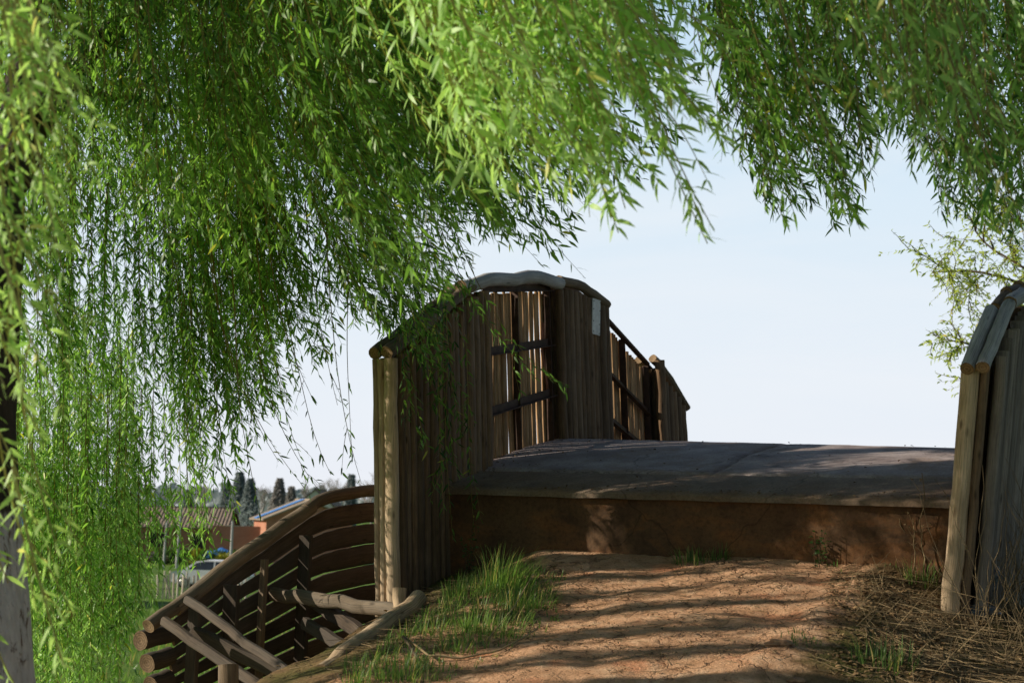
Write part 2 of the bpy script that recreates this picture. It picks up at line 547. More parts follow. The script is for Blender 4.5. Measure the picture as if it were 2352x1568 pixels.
def abutment():
    mb = MB()
    nz, nw = 14, 60
    vs = []
    for i in range(nz + 1):
        for j in range(nw + 1):
            w = -.12 + (WID + .24) * j / nw
            top = deck_z(0, w) - .028 - .006
            z = top + (-1.5 - top) * i / nz
            proud = .0 if i < 6 else .035
            vs.append(B(.02 - proud * .0 - .03 * (i > 5) + .022 * mnoise.noise(V3(w * 2.2, z * 3, 1)) + .01 * mnoise.noise(V3(w * 9, z * 9, 4)), w, z))
    n1 = nw + 1
    fs = [(i * n1 + j, (i + 1) * n1 + j, (i + 1) * n1 + j + 1, i * n1 + j + 1) for i in range(nz) for j in range(nw)]
    mb.add(vs, fs)
    box(mb, (-.12, .06, -1.5), (WID + .12, .5, .0), 0, VA, UA, L0)
    mb.build('abutment_wall', M['abut'], bridge)
    mb = MB()
    for t0 in (1.0, 2.6):
        box(mb, (-.0, t0, -3.2), (WID, t0 + .3, .02 + .1), 0, VA, UA, L0)
    mb.build('support_beam', M['ramp'], bridge)
    mb = MB()
    box(mb, (-.1, 4.0, -3.4), (WID + .1, 4.34, .0), 0, VA, UA, L0)
    mb.build('abutment_wall', M['abut'], bridge)
abutment()

# ------------------------------------------------------------------ the pole fences along both sides of the bridge
LEAN = {-1: math.tan(math.radians(3.3)), 1: math.tan(math.radians(5.6))}
TOP_L = [(-.62, 1.03), (-.3, 1.2), (.05, 1.42), (.5, 1.64), (1.0, 1.79), (1.5, 1.88), (1.91, 1.925), (2.3, 1.93), (2.81, 1.87), (3.3, 1.69), (3.85, 1.45), (4.2, 1.27), (4.5, 1.11)]
class Fence:
    def __init__(s, side, name, label, top, dt=0.):
        s.side, s.top = side, top                      # side -1: left of the deck, +1: right of it
        s.w0 = .13 if side < 0 else WID + .11
        s.root = thing(name, s.p(-.5, .09, -.6), label, 'bridge fence')
    def p(s, t, out, z):                               # out: distance from the inner face outwards
        if s.side < 0:
            t -= .08 * sm(0, .8, t)
            z = z * .985 if z > 0 else z
        return B(t, s.w0 + s.side * (out + LEAN[s.side] * (z - .2)), z)
    def zt(s, t): return lerpl(s.top, t)
    def zb(s, t): return (-1.1 if t < 0 else lerpl([(0, -.6), (.4, -.2), (4.5, -.25)], t))
    def logs(s, t0, t1, out, r, mat, lab=None, gap=.0, drop=.02, zb=None, name='pole_cladding', jit=.3, tint=None, flat=1.):
        mb = MB()
        t = t0 + r
        while t <= t1 - r * .6:
            rr = r * U(1 - jit * .5, 1 + jit * .4)
            o = out + U(-.008, .008)
            z1 = s.zt(t) - drop - U(0, .03)
            z0 = (zb if zb is not None else s.zb(t)) + U(-.03, .0)
            k = U(-.008, .008)
            log(mb, s.p(t + k, o, z0), s.p(t - k, o, z1), rr, 12, 10, .008, .07, U(.9, 1.), tint=tint if tint else U(.1, .95), flat=flat, up=VA)
            t += rr * 2 * U(.97, 1.03) + gap * U(.3, 1.7)
        ob = mb.build(name, [mat, M['end']], s.root)
        if lab: ob['label'] = lab
        return ob
    def cap(s, pts, r, lab=None, n=10, amp=.02, tint=None, mat='grey', rough=.09, taper=1.):
        mb = MB()
        q = [s.p(*a) for a in pts]
        # resample the polyline
        out = []
        for a, b in zip(q, q[1:]):
            m = max(2, int((b - a).length / .10))
            out += [a.lerp(b, i / m) for i in range(m)]
        out.append(q[-1])
        ph = U(0, 60)
        out = [p + V3(mnoise.noise(V3(i * .5, ph, 0)), mnoise.noise(V3(i * .5, ph, 5)), mnoise.noise(V3(i * .5, ph, 8))) * amp for i, p in enumerate(out)]
        N = len(out)
        tube(mb, out, [r * (1 + (taper - 1) * i / N) for i in range(N)], 12, 0, 1, tint, rough)
        o = mb.build('cap_log', [M[mat], M['end']], s.root)
        if lab: o['label'] = lab
        return o
    def steel(s, name, a, b, w, h, mat='steel', lab=None, up=V3(0, 0, 1)):
        mb = MB()
        p0, p1 = s.p(*a), s.p(*b)
        # an L-section bar: two thin flanges
        beam(mb, p0, p1, w, .008, up, n=2, amp=.003, bev=.002)
        t_, a_, b_ = basis(p1 - p0, up)
        o = a_ * (w / 2 - .004)
        beam(mb, p0 + o + b_ * h / 2, p1 + o + b_ * h / 2, .008, h, up, n=2, amp=.003, bev=.002)
        ob = mb.build(name, M[mat], s.root)
        if lab: ob['label'] = lab
        return ob

fl = Fence(-1, 'pole_fence', 'arched pole fence on the left bridge side with lath bays and a white plate', TOP_L)
# end post: three poles across the fence end, facing the path
mb = MB()
for o_, r_, ti in ((.042, .050, .95), (.113, .027, .8), (.16, .024, .4)):
    log(mb, fl.p(-.62, o_, -1.15), fl.p(-.62, o_, 1.02), r_, 16, 14, .010, .07, .95, tint=ti)
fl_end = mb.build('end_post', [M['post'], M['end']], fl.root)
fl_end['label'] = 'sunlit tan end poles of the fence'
fl.logs(-.56, .80, .045, .043, M['pole'], jit=.5)                      # near pier, inner face
fl.logs(-.56, .80, .15, .036, M['pole'])                      # near pier, outer face
fl.logs(1.90, 2.83, .045, .043, M['pole'], jit=.5)                     # middle pier
fl.logs(1.90, 2.83, .15, .036, M['pole'])
fl.logs(3.84, 4.56, .045, .048, M['pole'])                     # far pier
fl.logs(3.84, 4.56, .15, .036, M['pole'])
fl.logs(.80, 1.92, .165, .022, M['lath'], gap=.003, name='lath_screen', jit=.7, drop=.06, flat=.75)
fl.logs(2.83, 3.84, .165, .022, M['lath'], gap=.003, name='lath_screen', jit=.7, drop=.05, flat=.75)
sx = V3(0, 0, 1)
def rails(ts, levels, nm, **k):
    for a, b in levels:
        fl.steel(nm, (ts[0], .08, a), (ts[1], .08, b), .05, .06, **k)
rails((.80, 1.90), [(1.69, 1.865), (1.19, 1.40), (.72, .98)], 'steel_rail')
rails((2.83, 3.84), [(1.78, 1.40), (1.29, .92), (.86, .55)], 'steel_rail')
for t_, z0, z1, o_ in ((.83, .1, 1.70, .13), (1.34, .2, 1.78, .14), (1.86, .25, 1.86, .13), (2.86, .25, 1.80, .13), (3.32, .2, 1.62, .14), (3.80, .1, 1.42, .13)):
    fl.steel('steel_post', (t_, o_, z0), (t_, o_, z1), .062, .06, up=VA)
mb = MB()
beam(mb, fl.p(1.76, .12, 1.35), fl.p(1.83, .10, .92), .035, .006, VA)
beam(mb, fl.p(1.79, .12, 1.58), fl.p(1.76, .12, 1.35), .035, .006, VA)
fl_strip = mb.build('bent_strip', M['rust'], fl.root)
fl_strip['label'] = 'bent rust red metal strip'
for wv, t_ in ((.04, 0), (.15, .01)):
    fl.cap([(-.66 + t_, wv, 1.055), (.10, wv, 1.485)], .046, amp=.012, rough=.1, tint=U(.2, .6), mat='beam')
    fl.cap([(.08 + t_, wv, 1.475), (.52, wv, 1.695)], .043, amp=.01, rough=.1, tint=U(.2, .6), mat='beam')
fl.cap([(.36, .05, 1.665), (.75, .04, 1.78), (1.2, .05, 1.86), (1.6, .04, 1.94), (1.98, .05, 1.945)], .052, 'pale grey crooked log capping the fence', amp=.024, tint=.9, rough=.14)
fl.cap([(.40, .19, 1.65), (1.2, .19, 1.85), (1.98, .16, 1.94)], .042, amp=.02, tint=.7, rough=.1)
fl.cap([(1.96, .05, 1.965), (2.4, .05, 1.975), (2.87, .05, 1.885)], .045, tint=.55, mat='beam')
fl.cap([(1.96, .19, 1.955), (2.4, .19, 1.965), (2.87, .19, 1.875)], .045, tint=.4, mat='beam')
fl.cap([(3.83, .05, 1.50), (4.2, .05, 1.335), (4.6, .05, 1.08)], .042, tint=.3, mat='beam')
fl.cap([(3.83, .19, 1.49), (4.2, .19, 1.325), (4.6, .19, 1.07)], .042, tint=.3, mat='beam')
mb = MB()
log(mb, fl.p(3.84, -.02, .2), fl.p(3.83, -.02, 1.475), .047, tint=.7)
mb.build('corner_post', [M['pole'], M['end']], fl.root)
# white plate nailed to the middle pier
mb = MB()
c_ = fl.p(2.52, -.012, 1.72)
box(mb, (-.075, -.004, -.155), (.075, .004, .155), 0, UA, -VA, c_)
pl = mb.build('metal_plate', M['plate'], fl.root)
pl['label'] = 'blank white metal plate nailed near the top'
mb = MB()
for dx in (-.06, .06):
    for dz in (-.13, -.05, .07, .14):
        q = c_ + UA * (dx + U(-.006, .006)) + V3(0, 0, dz + U(-.01, .01))
        mb = MB()
        tube(mb, [q + VA * .002, q + VA * .008], .005, 6)
        mb.build('nail', M['nail'], pl)

TOP_R = [(-.52, .86), (-.2, 1.08), (.15, 1.25), (.5, 1.34), (.82, 1.38), (1.25, 1.42), (1.8, 1.40), (2.4, 1.32), (3.2, 1.05), (4.2, .65)]
fr = Fence(1, 'pole_fence', 'pole fence on the right bridge side, seen end on under grey cap logs', TOP_R)
fr.zb = lambda t: (-1.0 if t < 0 else -.5)
mb = MB()
log(mb, fr.p(-.52, .035, -1.0), fr.p(-.52, .035, .87), .050, 16, 14, .010, .07, .95, tint=.98)
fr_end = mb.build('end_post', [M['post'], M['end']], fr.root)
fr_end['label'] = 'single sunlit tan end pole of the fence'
mb = MB()
log(mb, fr.p(-.50, .107, -1.0), fr.p(-.50, .107, .87), .026, 14, 14, .012, .08, .95, tint=.75)
fr_end2 = mb.build('end_post', [M['pole'], M['end']], fr.root)
fr_end2['label'] = 'thin grey brown pole beside the sunlit one'
fr.logs(-.47, 4.2, .04, .042, M['pole'], gap=.002)
fr.logs(-.47, 4.2, .165, .042, M['greypole'], gap=.001, drop=.0, jit=.5)
fr.cap([(-.60, .03, .83), (-.10, .03, 1.215)], .038, 'short grey cap log sloping down to the end post', tint=.85, amp=.008, rough=.12)
fr.cap([(-.60, .112, .83), (-.04, .112, 1.26)], .038, 'longer grey cap log beside the short one', tint=.75, amp=.012, rough=.14)
fr.cap([(-.02, .03, 1.23), (.30, .03, 1.36)], .038, tint=.45, mat='beam', amp=.006)
fr.cap([(.26, .03, 1.37), (.62, .03, 1.44)], .036, tint=.3, mat='beam', amp=.008)
fr.cap([(-.05, .115, 1.255), (.34, .118, 1.375)], .041, tint=.6, amp=.012, rough=.16)
fr.cap([(.30, .125, 1.375), (.75, .125, 1.44), (1.15, .125, 1.455)], .046, tint=.8, amp=.02, rough=.18)
fr.cap([(.62, .03, 1.46), (1.15, .035, 1.50)], .038, tint=.7, mat='beam', amp=.008)
fr.cap([(1.13, .125, 1.45), (1.8, .125, 1.43)], .044, tint=.6, amp=.015)
fr.cap([(1.75, .125, 1.44), (2.4, .125, 1.35), (3.2, .125, 1.08), (4.2, .125, .68)], .044, tint=.4)

# ------------------------------------------------------------------ slatted log wall beside the bridge, with its props
WW = -.86
def Wp(t, z, o=0.): return B(t, WW + o, z)
WTOP = [(-2.1, -.82), (-1.84, -.71), (-1.563, -.585), (-1.084, -.33), (-.896, -.24), (-.70, -.16), (-.39, -.012), (-.147, .10), (0, .13), (.53, .185), (1.5, .17)]
wall = thing('slatted_wall', Wp(-.8, -1.9), 'dark slatted wall of half logs with gaps, stepping down the bank left of the bridge', 'wall')
K = 9
def slat_z(t, k):
    """height of the joint under slat k-1 / above slat k: the joints fan out from level (low) to the slope of the rail (high)"""
    top = lerpl(WTOP, t) - .13
    low = -1.52 + .10 * (t + 1.8)
    u = k / K
    return top + (low - top) * (u + .10 * u * (1 - u))
for k in range(K + 3):
    for a, b in ((-1.575, 1.5),):
        mb = MB()
        n = 18
        gap = U(.007, .013)
        pts, rad = [], []
        for i in range(n + 1):
            t = a + (b - a) * i / n
            hi, lo = (slat_z(t, k), slat_z(t, k + 1))
            pts.append(Wp(t, (hi + lo) / 2 + .003 * mnoise.noise(V3(t * 2, k, 0)), -.03))
            rad.append((hi - lo) / 2 - gap * max(.25, .75 + 1.3 * mnoise.noise(V3(t * 1.6, k * 3, 1)) - .35 * sm(-.6, .4, t)))
        tube(mb, pts, rad, 12, 0, 1, U(.1, .8), .06, 1., wide=.3)
        mb.build('plank', [M['plank'], M['end']], wall)
for k in range(6):
    mb = MB()
    e = (-.05, .02, .06, -.01, .05, 0)[k]
    z = -.845 - .142 * k
    log(mb, Wp(-1.79 + e, z, -.05), Wp(-1.57, z + .03, -.05), .06, 14, 4, .008, .1, tint=U(.1, .5))
    mb.build('plank', [M['plank'], M['darkend']], wall)
def wallrail(ts, r, lab=None, mat='beam', tint=.6, dz=0.):
    mb = MB()
    pts = [Wp(t, lerpl(WTOP, t) - r + dz, .0) for t in np.linspace(ts[0], ts[1], max(4, int((ts[1] - ts[0]) / .12)))]
    pts = [p + V3(0, 0, .02 * mnoise.noise(V3(i * .6, tint * 9, 0))) for i, p in enumerate(pts)]
    tube(mb, pts, r, 14, 0, 1, tint, .08)
    o = mb.build('top_rail', [M[mat], M['end']], wall)
    if lab: o['label'] = lab
wallrail((-1.83, -1.50), .046, tint=.35)
wallrail((-1.60, -.25), .05, 'long weathered rail log', tint=.75, dz=.0)
wallrail((-.32, 1.4), .046, tint=.3, dz=.0)
for t_, w_, top_, mt, ti in ((-1.52, .09, -.66, 'plank', .5), (-1.18, .12, -.52, 'plank', .3), (-.86, .05, -.36, 'beam', .7), (-.42, .1, -.2, 'plank', .2)):
    mb = MB()
    beam(mb, Wp(t_, -2.1, .085), Wp(t_ + .01, top_, .085), w_, .04, UA, tint=ti)
    mb.build('stud', [M[mt]], wall)
def prop(a, b, w, h, mt='beam', tint=.6, lab=None, name='brace'):
    mb = MB()
    beam(mb, a, b, w, h, tint=tint, n=8, amp=.012, bev=.012)
    o = mb.build(name, M[mt], wall)
    if lab: o['label'] = lab
prop(Wp(-1.60, -.60, .10), P(720, 1585, 8.0), .045, .055, 'plank', tint=.95)
prop(Wp(-1.80, -.72, .10), P(655, 1615, 7.9), .05, .06, 'plank', tint=.9)
prop(Wp(-1.52, -.80, .10), P(730, 1590, 8.5), .06, .08, 'plank', .3)
prop(P(700, 1430, 9.5), P(815, 1500, 9.0), .06, .08, 'plank', .5)
prop(P(715, 1375, 9.75), P(850, 1470, 9.1), .07, .09, 'plank', .6)
mb = MB()
log(mb, P(524, 1700, 7.9), P(524, 1527, 8.0), .056, 12, 5, .004, tint=.6)
o = mb.build('stub_post', [M['beam'], M['end']], wall)
# loose logs on the bank
def loose(name, a, b, r, label, mat='beam', tint=.7, taper=.9, end='end', n=9):
    mb = MB()
    loc = (Vector(a) + Vector(b)) / 2
    log(mb, a, b, r, 14, n, .02, .16, taper, tint=tint)
    o = mb.build(name, [M[mat], M[end]])
    return tag(o, label, 'log')
loose('fallen_log', P(962, 1374, 8.55), P(738, 1548, 7.35), .052, 'smooth fallen log lying down the bank edge below the left end post', 'post', .55, 1.15)
loose('cross_log', P(630, 1362, 9.85), P(925, 1404, 8.85), .05, 'horizontal log reaching from the slatted wall toward the end post', 'beam', .5)
loose('log_stump', P(920, 1425, 8.75), P(917, 1350, 8.8), .045, 'short cut stump standing at the foot of the left end post', 'post', .6, 1., n=4)

# ------------------------------------------------------------------ willows
def leaf_object(name, A, mat, parent):
    """A: rows of base(3) dir(3) normal(3) length width tint"""
    A = np.array(A, dtype=np.float64)
    n = len(A)
    Bp, D, N, L, W, T = A[:, 0:3], A[:, 3:6], A[:, 6:9], A[:, 9:10], A[:, 10:11], A[:, 11]
    D = D / np.linalg.norm(D, axis=1, keepdims=True)
    S = np.cross(D, N)
    S /= np.linalg.norm(S, axis=1, keepdims=True) + 1e-9
    N = np.cross(S, D)
    curl = rng.uniform(-.22, .22, (n, 1))
    dr = np.array([[0, 0, -1.]])
    def at(u, s): return Bp + D * L * u + S * W * s + (dr * .16 + N * curl) * L * u * u
    fold = N * W * .25
    Vx = np.stack([at(0, 0), at(.28, -.5) + fold, at(.28, .5) + fold, at(.64, -.42) + fold, at(.64, .42) + fold, at(1., 0)], axis=1).reshape(-1, 3)
    if parent is not None: Vx = Vx - np.array(parent.location)
    me = bpy.data.meshes.new(name)
    me.vertices.add(n * 6)
    me.vertices.foreach_set('co', Vx.astype(np.float32).ravel())
    base = (np.arange(n) * 6)[:, None]
    li = (base + np.array([[0, 2, 1, 1, 2, 4, 3, 3, 4, 5]])).ravel()
    me.loops.add(n * 10)
    me.loops.foreach_set('vertex_index', li.astype(np.int32))
    me.polygons.add(n * 3)
    ls = ((np.arange(n) * 10)[:, None] + np.array([[0, 3, 7]])).ravel()
    me.polygons.foreach_set('loop_start', ls.astype(np.int32))
    me.polygons.foreach_set('use_smooth', np.ones(n * 3, dtype=bool))
    a = me.attributes.new('tint', 'FLOAT', 'POINT')
    a.data.foreach_set('value', np.repeat(np.clip(T, 0, 1), 6).astype(np.float32))
    me.materials.append(mat)
    me.update(calc_edges=True)
    o = bpy.data.objects.new(name, me)
    COL.objects.link(o)
    o.parent = parent
    return o

def put_leaves(A, pts, dens, ll, wind, tint, face=(0, 0, .7), spread=.7, ratio=.19):
    """leaves along a drooping twig given from its tip upwards"""
    acc = 0.
    for i in range(len(pts) - 1):
        p, q = pts[i], pts[i + 1]
        seg = (q - p).length
        down = (p - q) / max(seg, 1e-6)
        acc += seg * dens
        while acc > 0:
            acc -= 1
            u = random.random()
            b = p.lerp(q, u)
            r = V3(random.gauss(0, 1), random.gauss(0, 1), random.gauss(0, .5))
            r -= down * r.dot(down)
            r.normalize()
            d = down * U(.35, 1.1) + r * spread * U(.5, 1.7) + wind * U(.0, .5) + V3(0, 0, -.12)
            nn = V3(random.gauss(0, 1) + face[0], random.gauss(0, 1) + face[1], random.gauss(0, 1) + face[2])
            L = ll * U(.5, 1.25)
            t = min(.96, max(0, tint + random.gauss(0, .22)))
            if random.random() < .02: t = 1.
            A.append((*b, *d, *nn, L, L * ratio * U(.75, 1.3), t))

def strand(A, TW, tip, length, lean, lam, ll=.07, dens=45, tint=.5, twigs=1., rt=.0028, wig=.12, bare=0., prune=True, face=(-.5, -.1, .6), spread=.7):
    """one hanging willow branch, grown from its tip upwards; lean = (x, y) blown direction of the tip"""
    step = .07
    if tip[1] < 5.9: prune = False
    p = Vector(tip)
    pts = [p.copy()]
    s = 0.
    ph = U(0, 200)
    wv = V3(lean[0], lean[1], 0)
    while s < length:
        k = math.exp(-s / lam)
        d = V3(0, 0, 1) - wv * k + V3(mnoise.noise(V3(ph, s * 1.6, 0)), mnoise.noise(V3(ph, s * 1.6, 7)), 0) * wig
        d.normalize()
        p = p + d * step
        s += step
        pts.append(p.copy())
    if prune:                      # openings the low sun reaches the lath bays and the bridge slab through
        for q in pts:
            if q.x < .2 and 10.15 < q.y < 12.4 and .30 < q.z - .445 * (.2 - q.x) < 1.85: return False
            zz = q.z - .445 * (2.75 - q.x)
            if q.x < 2.2 and 9.2 < q.y < 9.9 and .40 < zz < .56 and random.random() < .9: return False
    TW.append((pts[::2], rt))
    wn = V3(lean[0], lean[1], 0) * .7
    nb = int(bare * len(pts))
    put_leaves(A, pts[:len(pts) - nb] if nb else pts, dens, ll, wn, tint, face, spread)
    i = 2
    while i < len(pts) - 1 - nb:
        if random.random() < .36 * twigs:
            L2 = min(U(.12, .42), .06 + .75 * i * step)
            a = U(0, 2 * PI)
            dirv = (pts[i - 1] - pts[i]).normalized() + V3(math.cos(a), math.sin(a), 0) * U(.4, 1.3) + wn * U(.2, .6)
            q = pts[i].copy()
            tp = [q.copy()]
            m = max(3, int(L2 / .05))
            for j in range(m):
                dirv = (dirv + V3(wn.x * .12, wn.y * .12, -.16)).normalized()
                q = q + dirv * (L2 / m)
                tp.append(q.copy())
            TW.append((tp[::-1], rt * .6))
            put_leaves(A, tp[::-1], dens * 1.05, ll * .92, wn, tint + U(-.08, .1), face, spread)
        i += 1
    return True

def twig_object(name, TW, mat, parent):
    vs, fs = [], []
    off = np.array(parent.location)
    for pts, r in TW:
        n = len(pts)
        b = len(vs)
        for i, p in enumerate(pts):
            rr = r * (.45 + 1.1 * i / n)
            for k in range(3):
                a = 2 * PI * k / 3
                vs.append((p.x + rr * math.cos(a) - off[0], p.y + rr * math.sin(a) - off[1], p.z + rr * .3 * math.sin(a + 1) - off[2]))
        for i in range(n - 1):
            for k in range(3):
                fs.append((b + i * 3 + k, b + i * 3 + (k + 1) % 3, b + (i + 1) * 3 + (k + 1) % 3, b + (i + 1) * 3 + k))
    me = bpy.data.meshes.new(name)
    me.from_pydata(vs, [], fs)
    me.materials.append(mat)
    o = bpy.data.objects.new(name, me)
    COL.objects.link(o)
    o.parent = parent
    return o

def limb(mb, pts, r0, r1, seg=9):
    out = []
    pts = [Vector(p) for p in pts]
    N = 5
    for a, b in zip(pts, pts[1:]):
        out += [a.lerp(b, i / N) + V3(U(-1, 1), U(-1, 1), U(-1, 1)) * .02 for i in range(N)]
    out.append(pts[-1])
    n = len(out)
    tube(mb, out, [r0 + (r1 - r0) * i / (n - 1) for i in range(n)], seg, 0, None, .5, .25)

# outline of the lower edge of the foliage in the photograph (x, y)
ENV_L = [(-400, 1650), (240, 1640), (330, 1500), (390, 1400), (440, 1350), (520, 1285), (560, 1240), (575, 1080), (640, 960), (700, 900), (790, 860), (850, 760), (905, 800), (960, 720), (1040, 690), (1080, 620),
         (1200, 575), (1290, 590), (1340, 560), (1400, 500), (1450, 460), (1500, 410), (1560, 330), (1600, 200), (1640, 30), (1700, -60)]
ENV_R = [(1650, -60), (1700, 60), (1725, 260), (1748, 500), (1800, 520), (1900, 545), (1985, 540), (2015, 400), (2050, 325), (2100, 370), (2150, 470), (2230, 555), (2300, 590), (2500, 640)]

willow = thing('willow_tree', (-2.05, 5.6, -1.45), 'weeping willow at left with whitewashed lower trunk and a curtain of leaves blown right', 'tree')
A1, A2, T1, T2 = [], [], [], []
def lean_at(x):      # how far the wind lifts the curtain, from the left (hanging) to the middle (blown right)
    return lerpl([(-400, .1), (250, .12), (500, .3), (750, .6), (1000, .95), (1300, 1.1), (1700, 1.2)], x)
# far part of the crown: the curtain over the left half
n_ = 0
while n_ < 1220:
    x = U(-60, 1180) if random.random() < .7 else U(-60, 640)
    e = lerpl(ENV_L, x)
    y = e - abs(random.gauss(0, 1)) * (560 if x < 600 else 300) + U(-25, 5)
    if y < -150: continue
    if 560 < x < 860 and y > e - 90 and random.random() < .6: continue
    if 320 < x < 580 and y > 980 and random.random() < .76: continue
    low = y > 900 and x < 420
    if low and random.random() < .28: continue
    d = U(10.5, 13.) if low else U(9.35, 9.95)
    if y < 420: d = U(6.9, 9.95)
    if y < 150: d = U(5.9, 9.)
    if x > 560 and y > 640: d = U(8.6, 10.)
    tip = P(x, y, d)
    ln = lean_at(x) * U(.6, 1.25)
    strand(A2 if low and random.random() < .45 else A1, T1, tip, U(.9, 1.5) if low else U(1.3, 2.3), (ln, U(-.1, .02)), U(.7, 1.3), U(.055, .085), 36, .35 + .5 * random.random(), 1.1)  # some low strands take the sun-toned leaves to lighten the curtain
    n_ += 1
# middle of the crown, over the path
n_ = 0
while n_ < 190:
    x = U(820, 1620)
    e = lerpl(ENV_L, x)
    y = e - abs(random.gauss(0, 1)) * 250 + U(-20, 5)
    if y < -150: continue
    d = U(5.6, 8.6)
    strand(A1, T1, P(x, y, d), U(1.3, 2.1), (lean_at(x) * U(.7, 1.2), U(-.2, .15)), U(.8, 1.4), U(.058, .08), 36, .3 + .35 * random.random(), .9)  # lower leaf tint paints shade into the back of the crown
    n_ += 1
# near, sunlit branches in the middle and along the left edge
FACE = (-1.5, -.8, .5)          # the blades turn toward the low sun
n_ = 0
while n_ < 70:
    x = U(900, 1590)
    e = lerpl(ENV_L, x) - 90
    y = e - abs(random.gauss(0, 1)) * 210
    if y < -100: continue
    if x < 1100 and y > 380: continue
    strand(A2, T2, P(x, y, U(3.9, 5.2)), U(.9, 1.6), (U(.3, .9), U(-.2, .2)), U(.7, 1.3), U(.062, .09), 36, .62 + .3 * random.random(), .7, .0046, face=FACE, spread=.95)
    n_ += 1
for x, y, d, ln in ((1625, 560, 4.3, .5), (1612, 500, 4.35, .5), (1640, 530, 4.25, .55), (1420, 535, 4.4, .35), (1405, 500, 4.35, .35), (1436, 480, 4.45, .4), (1390, 450, 4.4, .35), (1445, 420, 4.3, .4), (1690, 345, 4.6, 1.2), (1670, 310, 4.5, 1.1), (1640, 270, 4.5, 1.1), (1560, 300, 4.4, .9), (1480, 400, 4.5, .5), (1700, 120, 4.6, 1.5), (1660, 90, 4.6, 1.4)):
    strand(A2, T2, P(x, y, d), 1.5, (ln, 0), 1.2, .078, 40, .8, .7, .0048, face=FACE, spread=.95)
# dense upper left
n_ = 0
while n_ < 270:
    x, y = U(-60, 900), U(-60, 620)
    if x > 700 and y > 420: continue
    strand(A1, T1, P(x, y, U(6., 9.2)), U(.9, 1.6), (lean_at(x) * U(.6, 1.3), U(-.15, .1)), U(.7, 1.3), U(.05, .08), 38, .3 + .55 * random.random(), 1.2)
    n_ += 1
n_ = 0
while n_ < 58:
    x = U(-120, 170)
    y = U(60, 1640) if random.random() < .5 else U(60, 900)
    if y < 1000: x += U(0, 60)
    strand(A2, T2, P(x, y, U(3.3, 3.95) if y < 1000 else U(3.5, 4.9)), U(.45, .9), (U(.15, .75), U(-.15, .15)), U(.8, 1.4), U(.05, .068), 40, .6 + .3 * random.random(), .7, .004, face=FACE, spread=.95)
    n_ += 1
# single branches hanging in front of the fence and over the gap
for x, y, d, L, ln, lam in ((985, 1040, 8.0, 1.5, .35, 1.2), (1010, 960, 8.2, 1.3, .3, 1.), (960, 1000, 8.1, 1.4, .3, 1.), (1050, 1090, 8.3, 1.3, .2, 1.), (1020, 1180, 8.3, 1.5, .1, 1.),
                            (1060, 1000, 8.2, 1.2, .25, 1.), (1090, 1230, 8.4, 1.4, .1, 1.), (1040, 1240, 8.4, 1.5, .12, 1.), (1075, 900, 8.1, 1.1, .3, 1.), (1000, 860, 8.0, 1.1, .35, 1.), (1035, 800, 8.1, 1., .35, 1.), (1080, 760, 8.1, .9, .5, 1.)):
    strand(A1, T1, P(x, y, 9.4 + .0042 * (x - 985)), L, (ln, .12), lam, .065, 34, .1 + .25 * random.random(), .8)  # low leaf tint paints in the shade of the fence
for _ in range(34):             # leaves lying over the top of the near pier
    x = U(900, 1100)
    y = U(640, 860) if x > 960 else U(680, 790)
    strand(A1, T1, P(x, y, U(8.5, 9.35)), U(.7, 1.2), (U(.5, 1.1), U(-.1, .1)), U(.8, 1.2), U(.05, .07), 38, .1 + .35 * random.random(), .95)
for x, y, d, L, ln in ((1300, 900, 8.2, 1.2, 1.3), (1230, 860, 8.3, 1.1, 1.2), (1170, 800, 8.2, .9, .9), (1345, 640, 6.6, 1.2, 1.0), (1250, 615, 6.8, 1.1, 1.)):
    strand(A1, T1, P(x, y, d), L, (ln, 0), .9, .062, 24, .5, .35)
for x, y, d, L, ln, bare in ((830, 1110, 8.6, 2.0, .35, .55), (760, 1090, 8.8, 2.1, .55, .6), (735, 1130, 8.7, 1.9, .75, .5), (700, 1120, 8.6, 1.9, .9, .45), (775, 930, 8.8, 1.4, .35, .6), (690, 1050, 8.6, 1.6, .45, .6), (640, 1060, 8.6, 1.5, .7, .4),
                             (810, 1060, 8.7, 1.9, .15, .7), (720, 920, 8.6, 1.2, .5, .4), (600, 1190, 8.5, 1.5, .3, .2)):
    strand(A1, T1, P(x, y, d), L, (ln, 0), 1.0, .06, 20, .3, .3, .0035, .12, bare)
# the part of the crown left of the picture: it throws the streaked shade on the path
for y, sd, n in ((6.25, .06, 26), (6.72, .05, 22), (7.15, .07, 30), (7.62, .05, 24), (8.05, .06, 25), (8.45, .045, 20), (8.8, .11, 60), (9.05, .09, 60)):
    for _ in range(n):
        hi = y > 8.6
        strand(A1, T1, V3(U(-4.8, -3.75), y + random.gauss(0, sd), U(1.1, 1.9) if hi else U(.5, 1.1)), U(1.1, 1.5), (U(-.05, .05), U(-.03, .03)), 1., U(.065, .085), 40, .4, .35, .003, .03)
n_ = 0
while n_ < 60:
    x, y = U(-40, 560), U(-40, 480)
    strand(A1, T1, P(x, y, U(5.9, 6.6)), U(.8, 1.4), (lean_at(x) * U(.7, 1.2), U(-.15, .12)), U(.7, 1.3), U(.05, .07), 36, .15 + .4 * random.random(), .9)
    n_ += 1
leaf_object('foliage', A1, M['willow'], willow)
leaf_object('foliage', A2, M['willow_lit'], willow)['label'] = 'near branches with sunlight painted into a brighter leaf colour'
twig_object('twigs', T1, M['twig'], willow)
twig_object('twigs', T2, M['twig_lit'], willow)['label'] = 'yellow near twigs with sunlight painted into a paler colour'
mb = MB()
pts = [P(-22, 1900, 5.5), P(-8, 1568, 5.55), P(-20, 1350, 5.6), P(-34, 1150, 5.65), P(-35, 950, 5.7), P(-22, 800, 5.75), P(-8, 640, 5.8), P(20, 420, 6.0)]
